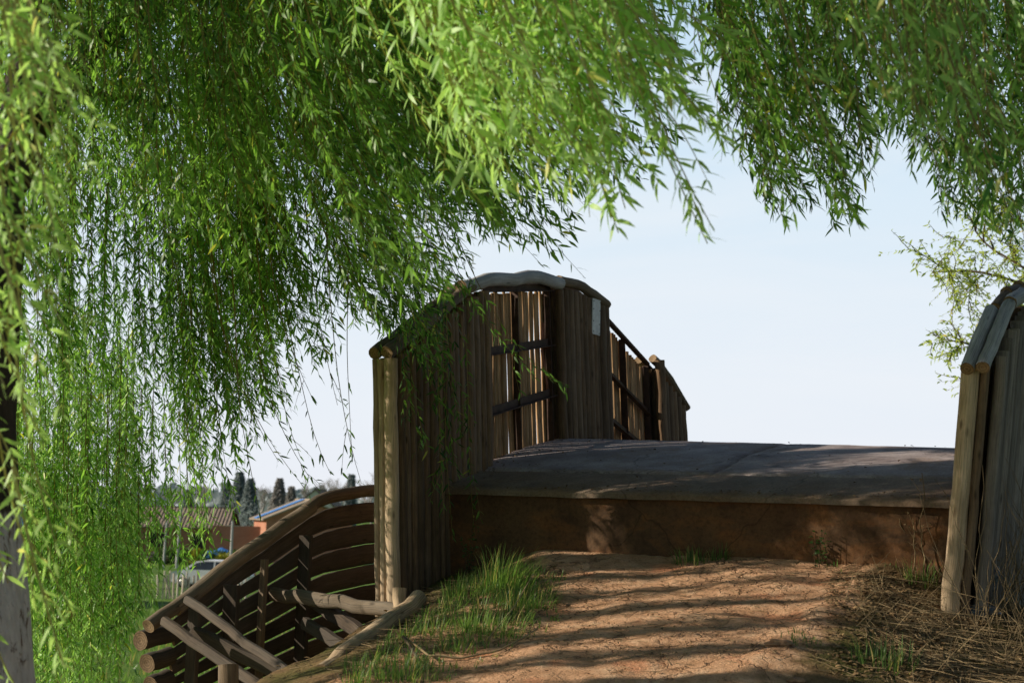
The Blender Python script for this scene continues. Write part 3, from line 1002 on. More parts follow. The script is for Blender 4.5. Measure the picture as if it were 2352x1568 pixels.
rad = [.17, .145, .13, .125, .12, .11, .10, .075]
q, rr = [], []
for i in range(len(pts) - 1):
    for k in range(6):
        q.append(pts[i].lerp(pts[i + 1], k / 6))
        rr.append(rad[i] + (rad[i + 1] - rad[i]) * k / 6)
tube(mb, q, rr, 20, 0, None, .5, .14)
tr = mb.build('trunk', M['trunk'], willow)
for pts, r0, r1 in (([P(20, 420, 6.0), P(120, 200, 6.6), P(300, 30, 7.4), P(470, -150, 7.9)], .07, .04),
                    ([P(20, 420, 6.0), P(60, 150, 6.3), P(100, -200, 6.8)], .09, .05),
                    ([P(300, 30, 7.4), P(620, -60, 7.2), P(950, -160, 7.0), P(1350, -220, 6.2)], .06, .025),
                    ([P(120, 200, 6.6), P(400, 250, 8.6), P(560, 330, 9.4)], .03, .01),
                    ([P(470, -150, 7.9), P(800, -260, 7.6), P(1200, -330, 7.0), P(1600, -330, 6.)], .05, .02),
                    ([P(100, -200, 6.8), P(500, -420, 5.6), P(1100, -420, 4.8), P(1500, -400, 4.6)], .05, .02),
                    ([P(100, -200, 6.8), P(-300, -350, 7.2), P(-900, -350, 7.8), P(-1500, -250, 8.)], .055, .02)):
    mb = MB()
    limb(mb, pts, r0, r1)
    mb.build('limb', M['bark'], willow)

willow2 = thing('willow_tree', (4.6, 6.6, -1.0), 'second weeping willow whose leafy branches hang down from the upper right, over the right fence', 'tree')
A3, T3 = [], []
n_ = 0
while n_ < 260:
    x = U(1690, 2520)
    e = lerpl(ENV_R, x)
    y = e - abs(random.gauss(0, 1)) * 230 + U(-25, 8)
    if x < 1770 and random.random() < .4: continue
    if y < -150: continue
    d = U(5.0, 7.8)
    ln = lerpl([(1650, .55), (1950, .6), (2100, .3), (2400, .1)], x) * U(.4, 1.3)
    strand(A3, T3, P(x, y, d), U(1.0, 1.7), (ln, U(-.15, .15)), U(.7, 1.2), U(.056, .078), 36, .25 + .4 * random.random(), .85)
    n_ += 1
leaf_object('foliage', A3, M['willow'], willow2)
A4 = []
for _ in range(36):
    x = U(1850, 2420)
    y = lerpl(ENV_R, x) - 60 - abs(random.gauss(0, 1)) * 180
    strand(A4, T3, P(x, y, U(3.9, 5.)), U(.6, 1.2), (U(.0, .5), 0), 1., U(.06, .085), 30, .35 + .3 * random.random(), .6, .004, spread=.9)
leaf_object('foliage', A4, M['willow_lit'], willow2)
twig_object('twigs', T3, M['twig'], willow2)
mb = MB()
limb(mb, [(4.6, 6.6, -1.3), (4.5, 6.6, .2), (4.3, 6.5, 1.8), (3.9, 6.5, 2.9)], .17, .1, 16)
mb.build('trunk', M['bark'], willow2)
for pts in ([(4.3, 6.5, 1.8), (3.6, 6.4, 2.7), (2.6, 6.3, 3.2), (1.6, 6.2, 3.3)], [(3.9, 6.5, 2.9), (3.2, 7.0, 3.5), (2.2, 7.2, 3.7)], [(4.3, 6.5, 1.8), (3.9, 5.5, 2.5), (3.0, 4.6, 2.8), (2., 4.4, 2.8)]):
    mb = MB()
    limb(mb, pts, .06, .02)
    mb.build('limb', M['bark'], willow2)

# the lighter young tree behind the right fence
young = thing('young_tree', (6.9, 16.5, -1.6), 'young yellow green tree with fine twigs behind the right fence', 'tree')
A5, T5 = [], []
mb = MB()
limb(mb, [(6.9, 16.5, -1.9), (6.8, 16.4, .3), (6.7, 16.3, 2.0), (6.6, 16.2, 3.6)], .09, .03, 10)
mb.build('trunk', M['bark'], young)
mbr = MB()
for q in (P(2370, 660, 16.2), P(2390, 640, 16.2), P(2400, 540, 16.2), P(2290, 830, 16.4), P(2290, 930, 16.2)):
    z0 = max(-.2, q.z - .9)
    st = V3(6.8, 16.4, z0) if z0 < .3 else V3(6.72, 16.32, z0)
    tube(mbr, [st, st.lerp(q, .5) + V3(0, 0, -.12), q], [.035, .026, .018], 6, 0, None, .5, .1, caps=False)
def fork(p, d, L, r, lev):
    p = Vector(p)
    pts = [p]
    m = 6
    for i in range(m):
        d = (d + V3(U(-.25, .25), U(-.25, .25), U(-.2, .2))).normalized()
        pts.append(pts[-1] + d * (L / m))
    if lev < 2: tube(mbr, pts, [r * (1 - .5 * i / m) for i in range(m + 1)], 5, 0, None, .5, 0, caps=False)
    else:
        T5.append((pts[::-1], r))
        put_leaves(A5, pts[::-1], 26, .07, V3(0, 0, 0), .45 + .5 * random.random(), spread=1.2, ratio=.28)
    if lev < 3:
        for i in range(1, m + 1):
            for _ in range(2 if lev else 1):
                dd = (d * .6 + V3(U(-1, 1), U(-1, 1), U(-.7, .6))).normalized()
                fork(pts[i], dd, L * U(.4, .6), r * .55, lev + 1)
for a, b in ((P(2370, 660, 16.2), P(2160, 590, 16.0)), (P(2390, 640, 16.2), P(2230, 540, 16.6)), (P(2400, 540, 16.2), P(2300, 490, 16.2)), (P(2290, 830, 16.4), P(2195, 775, 16.2)), (P(2290, 930, 16.2), P(2190, 870, 16.2))):
    d = (b - a)
    fork(a, d.normalized(), d.length, .018, 2 if a.z < 1.6 else 1)
for z_ in (1.2, 1.9, 2.5, 3.0, 3.5):
    for _ in range(3):
        a_ = U(-1.2, 2.2)
        fork(V3(6.68, 16.3, z_), V3(math.cos(a_), math.sin(a_), U(.1, .7)).normalized(), U(.9, 1.5), .02, 1)
mbr.build('branches', M['darktwig'], young)
leaf_object('foliage', A5, M['young'], young)
twig_object('twigs', T5, M['darktwig'], young)

# ------------------------------------------------------------------ grass, straw, litter and small plants on the bank
def blades(mb, c, n, rad, h, lean=V3(0, 0, 0), w=.0035, tint=(.3, .9), spread=.7):
    for _ in range(n):
        a, r = U(0, 2 * PI), rad * math.sqrt(random.random())
        x, y = c[0] + math.cos(a) * r, c[1] + math.sin(a) * r
        z = ground_z(x, y) - .01
        L = h * U(.45, 1.15)
        o = V3(math.cos(a), math.sin(a), 0) * spread * U(.2, 1.) * (r / max(rad, 1e-3)) + lean + V3(U(-.25, .25), U(-.25, .25), 0)
        side = V3(-o.y, o.x, 0)
        if side.length < 1e-3: side = V3(1, 0, 0)
        side = side.normalized() * w * U(.6, 1.3)
        p = V3(x, y, z)
        vs = []
        m = 4
        for i in range(m + 1):
            u = i / m
            q = p + V3(0, 0, L * (u - .33 * u * u * min(1.6, o.length * 1.4))) + o * L * u * u * .9
            s = side * (1 - u) ** .7
            vs += [q - s, q + s] if i < m else [q]
        fs = [(2 * i, 2 * i + 1, 2 * i + 3, 2 * i + 2) for i in range(m - 1)] + [(2 * m - 2, 2 * m - 1, 2 * m)]
        mb.add(vs, fs, 0, None, 1. if random.random() < .12 else U(*tint), True)
def in_poly(x, y, poly):
    c = False
    for (x0, y0), (x1, y1) in zip(poly, poly[1:] + poly[:1]):
        if (y0 > y) != (y1 > y) and x < (x1 - x0) * (y - y0) / (y1 - y0) + x0: c = not c
    return c
def poly_ground(poly, n):
    """n random ground spots inside an outline surveyed from the photograph"""
    g = [on_ground(*p) for p in poly]
    q = [(p.x, p.y) for p in g]
    x0, x1 = min(a for a, _ in q), max(a for a, _ in q)
    y0, y1 = min(b for _, b in q), max(b for _, b in q)
    out = []
    while len(out) < n:
        x, y = U(x0, x1), U(y0, y1)
        if in_poly(x, y, q): out.append((x, y))
    return out
BANK = [(1060, 1330), (1215, 1300), (1260, 1330), (1240, 1420), (1090, 1480), (900, 1575), (700, 1640), (780, 1560), (880, 1490), (1000, 1400)]
mb = MB()
for x, y in poly_ground(BANK, 430):
    blades(mb, (x, y), random.choice((4, 8, 14)), U(.04, .08), U(.05, .13), V3(.15, -.05, 0), .0032, (.05, .85), 1.1)
for x, y in poly_ground([(1240, 1310), (1300, 1330), (1280, 1420), (1130, 1500), (960, 1600), (1040, 1500), (1200, 1420)], 60):
    blades(mb, (x, y), 5, .05, U(.03, .08), V3(.1, 0, 0), .004, (.3, .9), .9)
for x, y in poly_ground([(1890, 1270), (2150, 1300), (2160, 1360), (2030, 1340), (1900, 1300)], 50):
    blades(mb, (x, y), 5, .06, U(.03, .08), V3(.1, 0, 0), .004, (.2, .9), .9)
tag(mb.build('grass', M['grass']), 'short green grass covering the left bank beside the path', 'grass', kind='stuff')

def tuft(px, n, rad, h, label, lean=V3(0, 0, 0), tint=(.1, .9), w=.0036):
    p = on_ground(*px)
    mb = MB()
    blades(mb, (p.x, p.y), n, rad, h, lean, w, tint)
    o = mb.build('grass_tuft', M['grass'])
    tag(o, label, 'grass tuft', 'grass tufts along the path')
tuft((1165, 1352), 210, .16, .29, 'tallest bright grass tuft on the left bank near the step', V3(.18, 0, 0), (.35, .9))
tuft((1060, 1375), 105, .15, .16, 'grass tuft on the left bank beside the end post', V3(.1, 0, 0))
tuft((1215, 1385), 200, .18, .14, 'low spreading grass tuft at the path edge below the tall tuft', V3(.25, 0, 0), (.15, .7))
tuft((1130, 1450), 150, .22, .14, 'sunlit grass tuft halfway down the left path edge', V3(.2, 0, 0), (.5, .95))
tuft((930, 1545), 105, .17, .14, 'grass tuft in the lower left above the fallen log', V3(.1, 0, 0))
tuft((1590, 1290), 90, .13, .13, 'shaded grass tuft at the foot of the middle of the step', V3(0, 0, 0), (.15, .6))
tuft((1655, 1285), 40, .07, .12, 'small shaded grass tuft right beside the one at the middle of the step', V3(.1, 0, 0), (.15, .6))
tuft((2115, 1335), 40, .1, .16, 'thin grass tuft left of the right end post', V3(.1, 0, 0), (.4, .9))
tuft((2030, 1530), 120, .16, .15, 'dull green grass tuft in the straw at lower right', V3(.1, .0, 0), (.05, .5))
tuft((1840, 1468), 50, .1, .06, 'tiny flat grass tuft beside the stone on the path', V3(.1, 0, 0), (.2, .6))

# leafy weeds on the step
def weed(px, n, h, label, rad=.1, ll=.03):
    p = on_ground(*px)
    root = thing('weed_plant', p, label, 'weed', 'weeds at the step')
    A, T = [], []
    for _ in range(n):
        a = U(0, 2 * PI)
        q = p + V3(math.cos(a), math.sin(a), 0) * rad * random.random()
        q.z = ground_z(q.x, q.y)
        d = V3(U(-.3, .3), U(-.3, .2), 1).normalized()
        L = h * U(.5, 1.1)
        pts = [q]
        for i in range(6):
            d = (d + V3(U(-.15, .15), U(-.15, .15), 0)).normalized()
            pts.append(pts[-1] + d * L / 6)
        T.append((pts[::-1], .0022))
        put_leaves(A, pts[::-1], 60, ll, V3(0, 0, .3), .2 + .5 * random.random(), spread=1.6, ratio=.45)
    leaf_object('leaves', A, M['weed'], root)
    twig_object('stems', T, M['darktwig'], root)
weed((1880, 1290), 9, .26, 'small leafy weed growing against the step near its right end')
weed((1930, 1280), 6, .2, 'second leafy weed against the step, just right of the taller one')
weed((1085, 1310), 7, .30, 'slender flowering weed behind the tall tuft on the left bank', .08, .025)

def stalks(mb, spots, h, tilt, r=.0025, m=6, tint=(.3, .9), ground=True, curve=.3):
    for x, y in spots:
        z = ground_z(x, y)
        a = U(0, 2 * PI)
        d = V3(math.cos(a), math.sin(a), 0) * tilt * U(.5, 1.2) + V3(0, 0, 1 if tilt < 3 else .0)
        d.normalize()
        L = h * U(.4, 1.15)
        q = V3(x, y, z + .004)
        pts = [q]
        for i in range(m):
            d = (d + V3(U(-1, 1), U(-1, 1), U(-.6, .5)) * curve * .3).normalized()
            nx = pts[-1] + d * L / m
            g = ground_z(nx.x, nx.y) + .004
            if nx.z < g: nx.z = g
            pts.append(nx)
        tube(mb, pts, [r * (1 - .6 * i / m) for i in range(m + 1)], 4, 0, None, U(*tint), 0, caps=False)
STRAW = [(1900, 1300), (2120, 1330), (2170, 1420), (2352, 1410), (2420, 1580), (1950, 1600), (1990, 1480), (1930, 1400)]
mb = MB()
stalks(mb, poly_ground(STRAW, 440), .26, 6., .0019, 6, (.1, 1.))
stalks(mb, poly_ground([(2120, 1370), (2352, 1400), (2420, 1560), (2080, 1540)], 260), .40, 5., .0022, 6, (.3, 1.))
stalks(mb, poly_ground(STRAW, 90), .26, 1.2, .002, 6, (.1, .9))
stalks(mb, poly_ground(BANK, 420), .14, 5., .0020, 6, (.1, 1.))
stalks(mb, poly_ground([(1000, 1340), (1080, 1390), (900, 1500), (760, 1570), (880, 1440)], 300), .16, 5., .0022, 6, (.2, 1.))
stalks(mb, poly_ground([(930, 1400), (820, 1500), (700, 1600), (560, 1620), (700, 1500), (840, 1420)], 260), .2, 3., .0022, 6, (.1, .9))
stalks(mb, poly_ground([(1250, 1320), (1900, 1300), (1950, 1568), (1000, 1568)], 260), .09, 7., .0018, 5, (.1, .9))
tag(mb.build('dry_straw', M['straw']), 'dry straw and flattened stalks lying on the bank beside the right end post', 'straw', kind='stuff')
# dark dead brush against the outer face of the right fence
mb = MB()
stalks(mb, [(lambda p: (p.x, p.y))(B(U(-1.0, 1.6), WID + U(.22, .9), 0)) for _ in range(330)], .85, .45, .0026, 8, (.0, .5), curve=.9)
tag(mb.build('dead_brush', M['straw']), 'tangled dead brush standing against the right fence', 'brush', kind='stuff')
# single tall dry stems
def dry_stem(px, top, label, side=3):
    p = on_ground(*px)
    d = p.y
    q = P(*top, d + .05)
    mb = MB()
    pts = wobble(p - V3(0, 0, .02), q, 9, .03)
    tube(mb, pts, [.0045 * (1 - .5 * i / 9) for i in range(10)], 5, 0, None, .6, 0)
    for i in range(3, 9):
        if random.random() < .7:
            e = pts[i] + V3(U(-.09, .09), U(-.05, .05), U(.03, .12))
            tube(mb, [pts[i], pts[i].lerp(e, .5) + V3(0, 0, -.005), e], [.002, .0016, .001], 4, 0, None, .5, 0)
            for _ in range(4):
                f = e + V3(U(-.012, .012), U(-.012, .012), U(-.012, .012))
                tube(mb, [e, f], [.0035, .001], 4, 0, None, .4, 0)
    tag(mb.build('dry_stem', M['straw']), label, 'dry stem', 'tall dry stems by the right end post')
dry_stem((2118, 1330), (2116, 1085), 'tallest seed topped dry stem left of the right end post')
dry_stem((2128, 1320), (2140, 1170), 'dry stem between the tallest one and the right end post')
dry_stem((2105, 1325), (2095, 1190), 'shorter dry stem just left of the tallest one')
dry_stem((2150, 1330), (2060, 1190), 'dry stem leaning far left across the step end')
dry_stem((2300, 1420), (2352, 1180), 'pale dry stem curving up at the right picture edge')
dry_stem((2265, 1400), (2280, 1200), 'pale dry stem standing in front of the right fence face')

def stick(pts, r, label, mat='darktwig', name='stick'):
    mb = MB()
    q = [on_ground(*p) + V3(0, 0, .012 + p2) for p, p2 in pts]
    out = []
    for a, b in zip(q, q[1:]): out += [a.lerp(b, i / 4) + V3(0, 0, U(-.004, .004)) for i in range(4)]
    out.append(q[-1])
    tube(mb, out, [r * (1 - .5 * i / len(out)) for i in range(len(out))], 6, 0, None, .7, .2)
    tag(mb.build(name, M[mat]), label, 'stick')
stick([((930, 1485), .04), ((985, 1512), .02), ((1060, 1508), 0), ((1150, 1490), 0), ((1235, 1455), .03)], .007, 'long pale bent stick lying across the grass to the path', 'straw')
stick([((925, 1490), .05), ((960, 1512), .01), ((975, 1530), 0)], .008, 'short dark forked stick on the left grass')
stick([((1120, 1470), .0), ((1180, 1420), .05), ((1225, 1370), .12)], .004, 'thin straw coloured twig rising in the left grass', 'straw')

# dead leaves and crumbs scattered over the bank and the path
A = []
def scatter(poly, n, s0, s1, on=None):
    for x, y in poly_ground(poly, n):
        z = ground_z(x, y) + .004
        a = U(0, 2 * PI)
        L = U(s0, s1)
        A.append((x, y, z, math.cos(a), math.sin(a), U(-.05, .45), U(-.5, .5), U(-.5, .5), 1., L, L * U(.25, .55), U(.0, .9)))
scatter([(1250, 1310), (1900, 1290), (2352, 1400), (2420, 1600), (700, 1600), (950, 1500)], 2600, .010, .028)
scatter([(1900, 1300), (2120, 1330), (2352, 1420), (2352, 1568), (1900, 1568)], 2600, .015, .04)
scatter([(940, 1340), (1080, 1350), (900, 1500), (720, 1580), (860, 1440)], 1500, .015, .045)
scatter([(930, 1400), (820, 1500), (700, 1600), (560, 1620), (700, 1500), (840, 1420)], 900, .02, .05)
for _ in range(220):
    t, w = abs(random.gauss(0, .05)) - .02, U(.05, WID)
    p = B(t, w, deck_z(max(t, 0), w) + .004)
    a, L = U(0, 2 * PI), U(.01, .03)
    A.append((*p, math.cos(a), math.sin(a), U(0, .5), U(-.5, .5), U(-.5, .5), 1., L, L * U(.3, .6), U(0, .7)))
for _ in range(240):
    t, w = U(.02, 2.0), U(.05, WID)
    if random.random() < .45: w = abs(random.gauss(0, .25)) + .03
    p = B(t, w, deck_z(t, w) + .004)
    a = U(0, 2 * PI)
    L = U(.01, .035)
    A.append((*p, math.cos(a), math.sin(a), U(0, .5), U(-.5, .5), U(-.5, .5), 1., L, L * U(.3, .6), U(0, .5)))
tag(leaf_object('leaf_litter', A, M['litter'], None), 'brown leaf litter scattered over the path, bank and bridge slabs', 'leaf litter', kind='stuff')

# stone, plastic scraps
def lump(name, c, r, mat, label, cat, sq=(1, 1, .5), amp=.3, seed=0):
    import bmesh
    bm = bmesh.new()
    bmesh.ops.create_icosphere(bm, subdivisions=4, radius=1.)
    for v in bm.verts:
        n = v.co.normalized()
        k = 1 + amp * mnoise.noise(n * 1.6 + V3(seed, 0, 0)) + amp * .5 * mnoise.noise(n * 4. + V3(seed, 3, 0))
        v.co = V3(n.x * sq[0], n.y * sq[1], n.z * sq[2]) * r * k
    me = bpy.data.meshes.new(name)
    bm.to_mesh(me)
    bm.free()
    me.polygons.foreach_set('use_smooth', [True] * len(me.polygons))
    me.materials.append(mat)
    o = bpy.data.objects.new(name, me)
    o.location = c
    COL.objects.link(o)
    return tag(o, label, cat)
p = on_ground(1790, 1478)
lump('path_stone', p + V3(0, 0, .004), .05, M['stone'], 'flat reddish stone bedded in the dirt path at right', 'stone', (1.2, .9, .42), .35, 2)
p = on_ground(1830, 1565)
lump('path_stone', p + V3(0, 0, .003), .032, M['stone'], 'small buried stone at the bottom edge of the path', 'stone', (1.2, .9, .4), .35, 5)
p = on_ground(996, 1312)
lump('plastic_scrap', p + V3(0, 0, .02), .055, M['plastic'], 'white plastic scrap on the ground beside the left end post', 'litter', (1.4, .8, .3), .7, 8)
p = B(.25, WID + .46, -.12)
lump('plastic_bag', p, .075, M['bluebag'], 'crumpled pale blue plastic bag caught in the brush against the right fence', 'plastic bag', (.9, .8, 1.), .45, 12)
p = on_ground(2252, 1418)
lump('plastic_bag', p + V3(0, 0, .03), .07, M['bluebag'], 'crumpled pale plastic bag on the ground at the foot of the right fence', 'plastic bag', (1.3, .8, .5), .5, 15)
p = on_ground(2262, 1418) + UA * .15 + V3(0, 0, .2)
lump('plastic_bag', p, .06, M['bluebag'], 'small blue plastic bag in the brush behind the right end post', 'plastic bag', (.8, .8, 1.2), .5, 19)

# ------------------------------------------------------------------ far side: field, stakes, car, houses, poles, trees
def G(x, d, dz=0.):
    """a spot on the field at photo column x and distance d"""
    r = ray(x, 1160)
    return V3(r.x * d, d, FIELD + dz)

def brick_mat(name, c1, c2, mortar):
    m, nt, bs, out = newmat(name)
    t = NT(nt)
    wc = t.attr('wc', 'Vector')
    b = t.n('ShaderNodeTexBrick')
    b.inputs['Color1'].default_value = (*c1, 1)
    b.inputs['Color2'].default_value = (*c2, 1)
    b.inputs['Mortar'].default_value = (*mortar, 1)
    b.inputs['Scale'].default_value = 1.
    b.inputs['Brick Width'].default_value = .26
    b.inputs['Row Height'].default_value = .08
    b.inputs['Mortar Size'].default_value = .012
    sp = t.n('ShaderNodeSeparateXYZ')
    t.l(wc, sp.inputs[0])
    cb = t.n('ShaderNodeCombineXYZ')
    t.l(t.math('ADD', sp.outputs[0], sp.outputs[1]), cb.inputs[0])
    t.l(sp.outputs[2], cb.inputs[1])
    t.l(cb.outputs[0], b.inputs['Vector'])
    n = t.noise(wc, 1.2, 5, .6)
    c = t.mix(t.ramp(n, [(.4, 0.), (.7, .45)]), b.outputs['Color'], [x * .55 for x in c1])
    t.l(c, bs.inputs['Base Color'])
    bs.inputs['Roughness'].default_value = .9
    return m
M['brick'] = brick_mat('red_brick', (.60, .22, .12), (.50, .17, .095), (.5, .34, .25))
M['brickd'] = brick_mat('dull_brick', (.42, .17, .105), (.35, .14, .09), (.4, .27, .21))
def tile_mat(name, c0, c1):
    m, nt, bs, out = newmat(name)
    t = NT(nt)
    wc = t.attr('wc', 'Vector')
    sp = t.n('ShaderNodeSeparateXYZ')
    t.l(wc, sp.inputs[0])
    f = t.math('SINE', t.math('MULTIPLY', sp.outputs[0], 22.))
    n = t.noise(wc, 2., 6, .7)
    c = t.ramp(t.math('ADD', t.math('MULTIPLY', f, .22), n), [(.25, c0), (.75, c1)])
    t.l(c, bs.inputs['Base Color'])
    bs.inputs['Roughness'].default_value = .9
    t.bump(f, bs, .8, .05)
    return m
M['tile'] = tile_mat('brown_tiles', (.13, .095, .075), (.34, .27, .21))
M['tile2'] = tile_mat('tan_tiles', (.26, .2, .15), (.46, .38, .29))
M['blue'] = plain_mat('blue_sheet_metal', (.05, .22, .62), (.08, .30, .78), 2, .5, 0)
M['white'] = plain_mat('white_render', (.68, .67, .66), (.8, .8, .8), 3, .8, 0)
M['dark'] = plain_mat('dark_opening', (.015, .015, .017), (.04, .035, .03), 3, .6, 0)
M['concrete'] = plain_mat('pole_concrete', (.42, .42, .43), (.6, .6, .6), 4, .8, 0)
M['stake'] = wood_mat('pale_stake', (.5, .42, .34), (.8, .73, .63), None, 0, False)
M['carw'] = plain_mat('white_car_paint', (.75, .76, .78), (.82, .82, .84), 2, .25, 0, .6)
M['carg'] = plain_mat('dark_car_glass', (.03, .035, .04), (.06, .07, .08), 2, .08, 0, .8)
M['tyre'] = plain_mat('tyre_rubber', (.015, .015, .015), (.03, .03, .03), 20, .8, 0)
M['rim'] = plain_mat('grey_rim', (.4, .4, .42), (.55, .55, .56), 5, .35, 0, .5, .8)
M['lamp'] = plain_mat('lamp_glass', (.5, .1, .08), (.65, .15, .1), 5, .2, 0, .6)

def house(loc, ang, L, W, hw, hr, label, wallm, roofm, over=.35, strip=None, doors=(), wins=(), name='brick_house'):
    """gabled house: ridge along X (length L), depth W; ang turns it about Z"""
    root = thing(name, loc, label, 'house')
    X = V3(math.cos(ang), math.sin(ang), 0)
    Y = V3(-math.sin(ang), math.cos(ang), 0)
    O = Vector(loc)
    mb = MB()
    l, w = L / 2, W / 2
    vs = [(-l, -w, -.5), (l, -w, -.5), (l, w, -.5), (-l, w, -.5), (-l, -w, hw), (l, -w, hw), (l, w, hw), (-l, w, hw), (-l, 0, hw + hr), (l, 0, hw + hr)]
    mb.add([O + X * a + Y * b + V3(0, 0, c) for a, b, c in vs], [(0, 1, 5, 4), (2, 3, 7, 6), (1, 2, 6, 9, 5), (3, 0, 4, 8, 7), (3, 2, 1, 0)], 0, vs, .5, False)
    mb.build('wall', wallm, root)
    mb = MB()
    for s in (-1, 1):
        sl = hr / w
        e = w + over
        v = [(-l - over, s * e, hw - sl * over + .03), (l + over, s * e, hw - sl * over + .03), (l + over, 0, hw + hr + .03), (-l - over, 0, hw + hr + .03)]
        v += [(a, b, c + .12) for a, b, c in v]
        f = [(0, 1, 2, 3), (7, 6, 5, 4), (0, 4, 5, 1), (1, 5, 6, 2), (2, 6, 7, 3), (3, 7, 4, 0)]
        mb.add([O + X * a + Y * b + V3(0, 0, c) for a, b, c in v], f, 0, v, .5, False)
    rf = mb.build('roof', roofm, root)
    mb = MB()
    box(mb, (-l - over, -.11, hw + hr + .10), (l + over, .11, hw + hr + .22), 0, X, Y, O)
    mb.build('ridge', roofm, rf)
    if strip:
        mb = MB()
        s, a0, a1 = strip
        sl = hr / w
        e = w + over + .05
        v = [(a0, s * e, hw - sl * (over + .05) + .19), (a1, s * e, hw - sl * (over + .05) + .19), (a1, 0, hw + hr + .19), (a0, 0, hw + hr + .19)]
        v += [(a, b, c + .05) for a, b, c in v]
        mb.add([O + X * a + Y * b + V3(0, 0, c) for a, b, c in v], [(0, 1, 2, 3), (7, 6, 5, 4), (0, 4, 5, 1), (1, 5, 6, 2), (2, 6, 7, 3), (3, 7, 4, 0)], 0, v, .5, False)
        mb.build('roof_strip', M['blue'], rf)['label'] = 'bright blue sheet metal strip down the roof'
    for kind, lst in (('door', doors), ('window', wins)):
        for (face, u, z0, ww, hh) in lst:
            mb = MB()
            if face == 'x-': o_, ax, no = O - X * l, Y, -X
            elif face == 'x+': o_, ax, no = O + X * l, Y, X
            elif face == 'y-': o_, ax, no = O - Y * w, X, -Y
            else: o_, ax, no = O + Y * w, X, Y
            box(mb, (u - ww / 2, -.02, z0), (u + ww / 2, .03, z0 + hh), 0, ax, no, o_)
            d_ = mb.build(kind, M['dark'], root)
            mb = MB()
            fw = .09
            for a, b in (((u - ww / 2 - fw, -.02, z0), (u - ww / 2, .06, z0 + hh)), ((u + ww / 2, -.02, z0), (u + ww / 2 + fw, .06, z0 + hh)), ((u - ww / 2 - fw, -.02, z0 + hh), (u + ww / 2 + fw, .07, z0 + hh + fw))):
                box(mb, a, b, 0, ax, no, o_)
            mb.build('frame', M['beam'], d_)
    return root

# gabled brick house with the blue strip: its long eave faces left into the sun
hb = P(612, 1191, 112)
ang = math.radians(-68)
Xh = V3(math.cos(ang), math.sin(ang), 0); Yh = V3(-math.sin(ang), math.cos(ang), 0)
# near left corner of the walls = hb (x+ end, y- side)
Lh, Wh, hw = 4.6, 7.0, hb.z - FIELD
ctr = hb - Xh * (Lh / 2) + Yh * (Wh / 2)
ctr.z = FIELD
if (ctr - V3(hb.x, hb.y, 0)).x < 0: ctr = ctr
house(ctr, ang, Lh, Wh, hw, 1.45, 'orange brick house with a bright blue strip down its tan roof', M['brick'], M['tile2'], .35, (-1, -.5, .7),
      [('y-', -.4, 0, .9, 2.)], [('y-', 1.3, 1., .8, 1.), ('x+', 1.6, 1.2, .9, 1.)])
pa_ = G(430, 118)
house(pa_, math.radians(3), 7.4, 6.5, 2.55, 1.45, 'low brick house with a brown ribbed tile roof behind the utility pole', M['brickd'], M['tile'], .35, None,
      [('y-', 1.6, 0, 1., 2.)], [('y-', -1.6, .9, 1.2, 1.1)])
mb = MB()
p = G(556, 114)
box(mb, (-2.3, -.15, -.4), (2.3, .15, 2.75), 0, O=p)
tag(mb.build('brick_wall', M['brickd']), 'plain brick wall joining the tile roofed house and the blue striped house', 'wall')
# white gable peeping over the rail
pw = G(735, 150)
house(pw, math.radians(-90), 8, 3.6, 4.6, 1.5, 'small white house end above the log rail, right of the blue striped house', M['white'], M['tile'], .2, None, [('x+', 0, 0, .9, 2.)], [('x+', 0, 2.6, .8, .9)], name='white_house')
# far left bit of blue
mb = MB()
p = G(30, 60)
house(G(10, 62), math.radians(8), 5, 4, 3.2, .9, 'shed with blue sheet roof behind the whitewashed trunk', M['white'], M['blue'], .3, None, [('y-', -1, 0, 1, 2.)], [('y-', 1.2, 1, .9, .9)], name='blue_shed')

def pole_post(x, d, h, r, label, lean=0.):
    p = G(x, d)
    root = thing('utility_pole', p, label, 'utility pole', 'utility poles by the houses')
    mb = MB()
    tube(mb, [p + V3(0, 0, -.3), p + V3(lean * .5, 0, h * .5), p + V3(lean, 0, h)], [r, r * .9, r * .75], 10, 0, None, .5, 0)
    mb.build('shaft', M['concrete'], root)
    mb = MB()
    beam(mb, p + V3(lean - .5, 0, h - .35), p + V3(lean + .5, 0, h - .35), .07, .07)
    mb.build('crossarm', M['stake'], root)
pole_post(412, 98, 5.6, .105, 'tallest white concrete pole in front of the tile roofed house', .2)
pole_post(382, 96, 3.3, .075, 'thin white pole just left of the tallest one', .1)
pole_post(536, 100, 3.3, .10, 'dull grey pole in front of the brick wall', .0)
pole_post(200, 70, 4.8, .10, 'white pole glimpsed through the willow curtain near the trunk', .15)

def far_shrub(x, d, r, h, label, mat, n=420):
    p = G(x, d)
    A = []
    for _ in range(n):
        v = V3(random.gauss(0, 1), random.gauss(0, 1), random.gauss(0, 1)).normalized() * (random.random() ** .4)
        b = p + V3(v.x * r, v.y * r, h * .5 + v.z * h * .5)
        A.append((*b, v.x, v.y, v.z + .4, U(-1, 1), U(-1, 1), 1, U(.14, .3), U(.08, .16), .2 + .6 * random.random()))
    root = thing('garden_shrub', p, label, 'shrub', 'shrubs before the houses')
    mb = MB()
    for _ in range(5):
        tube(mb, [p + V3(0, 0, -.1), p + V3(U(-.5, .5) * r, U(-.5, .5) * r, h * .7)], [.03, .01], 4, caps=False)
    mb.build('stems', M['darktwig'], root)
    leaf_object('leaves', A, mat, root)
M['shrub'] = leaf_mat('shrub_leaf', (.02, .05, .015), (.08, .15, .035), (1.2, 1.3, .7))
M['shruby'] = leaf_mat('yellow_shrub_leaf', (.12, .16, .02), (.34, .34, .05), (1.2, 1.2, .7))
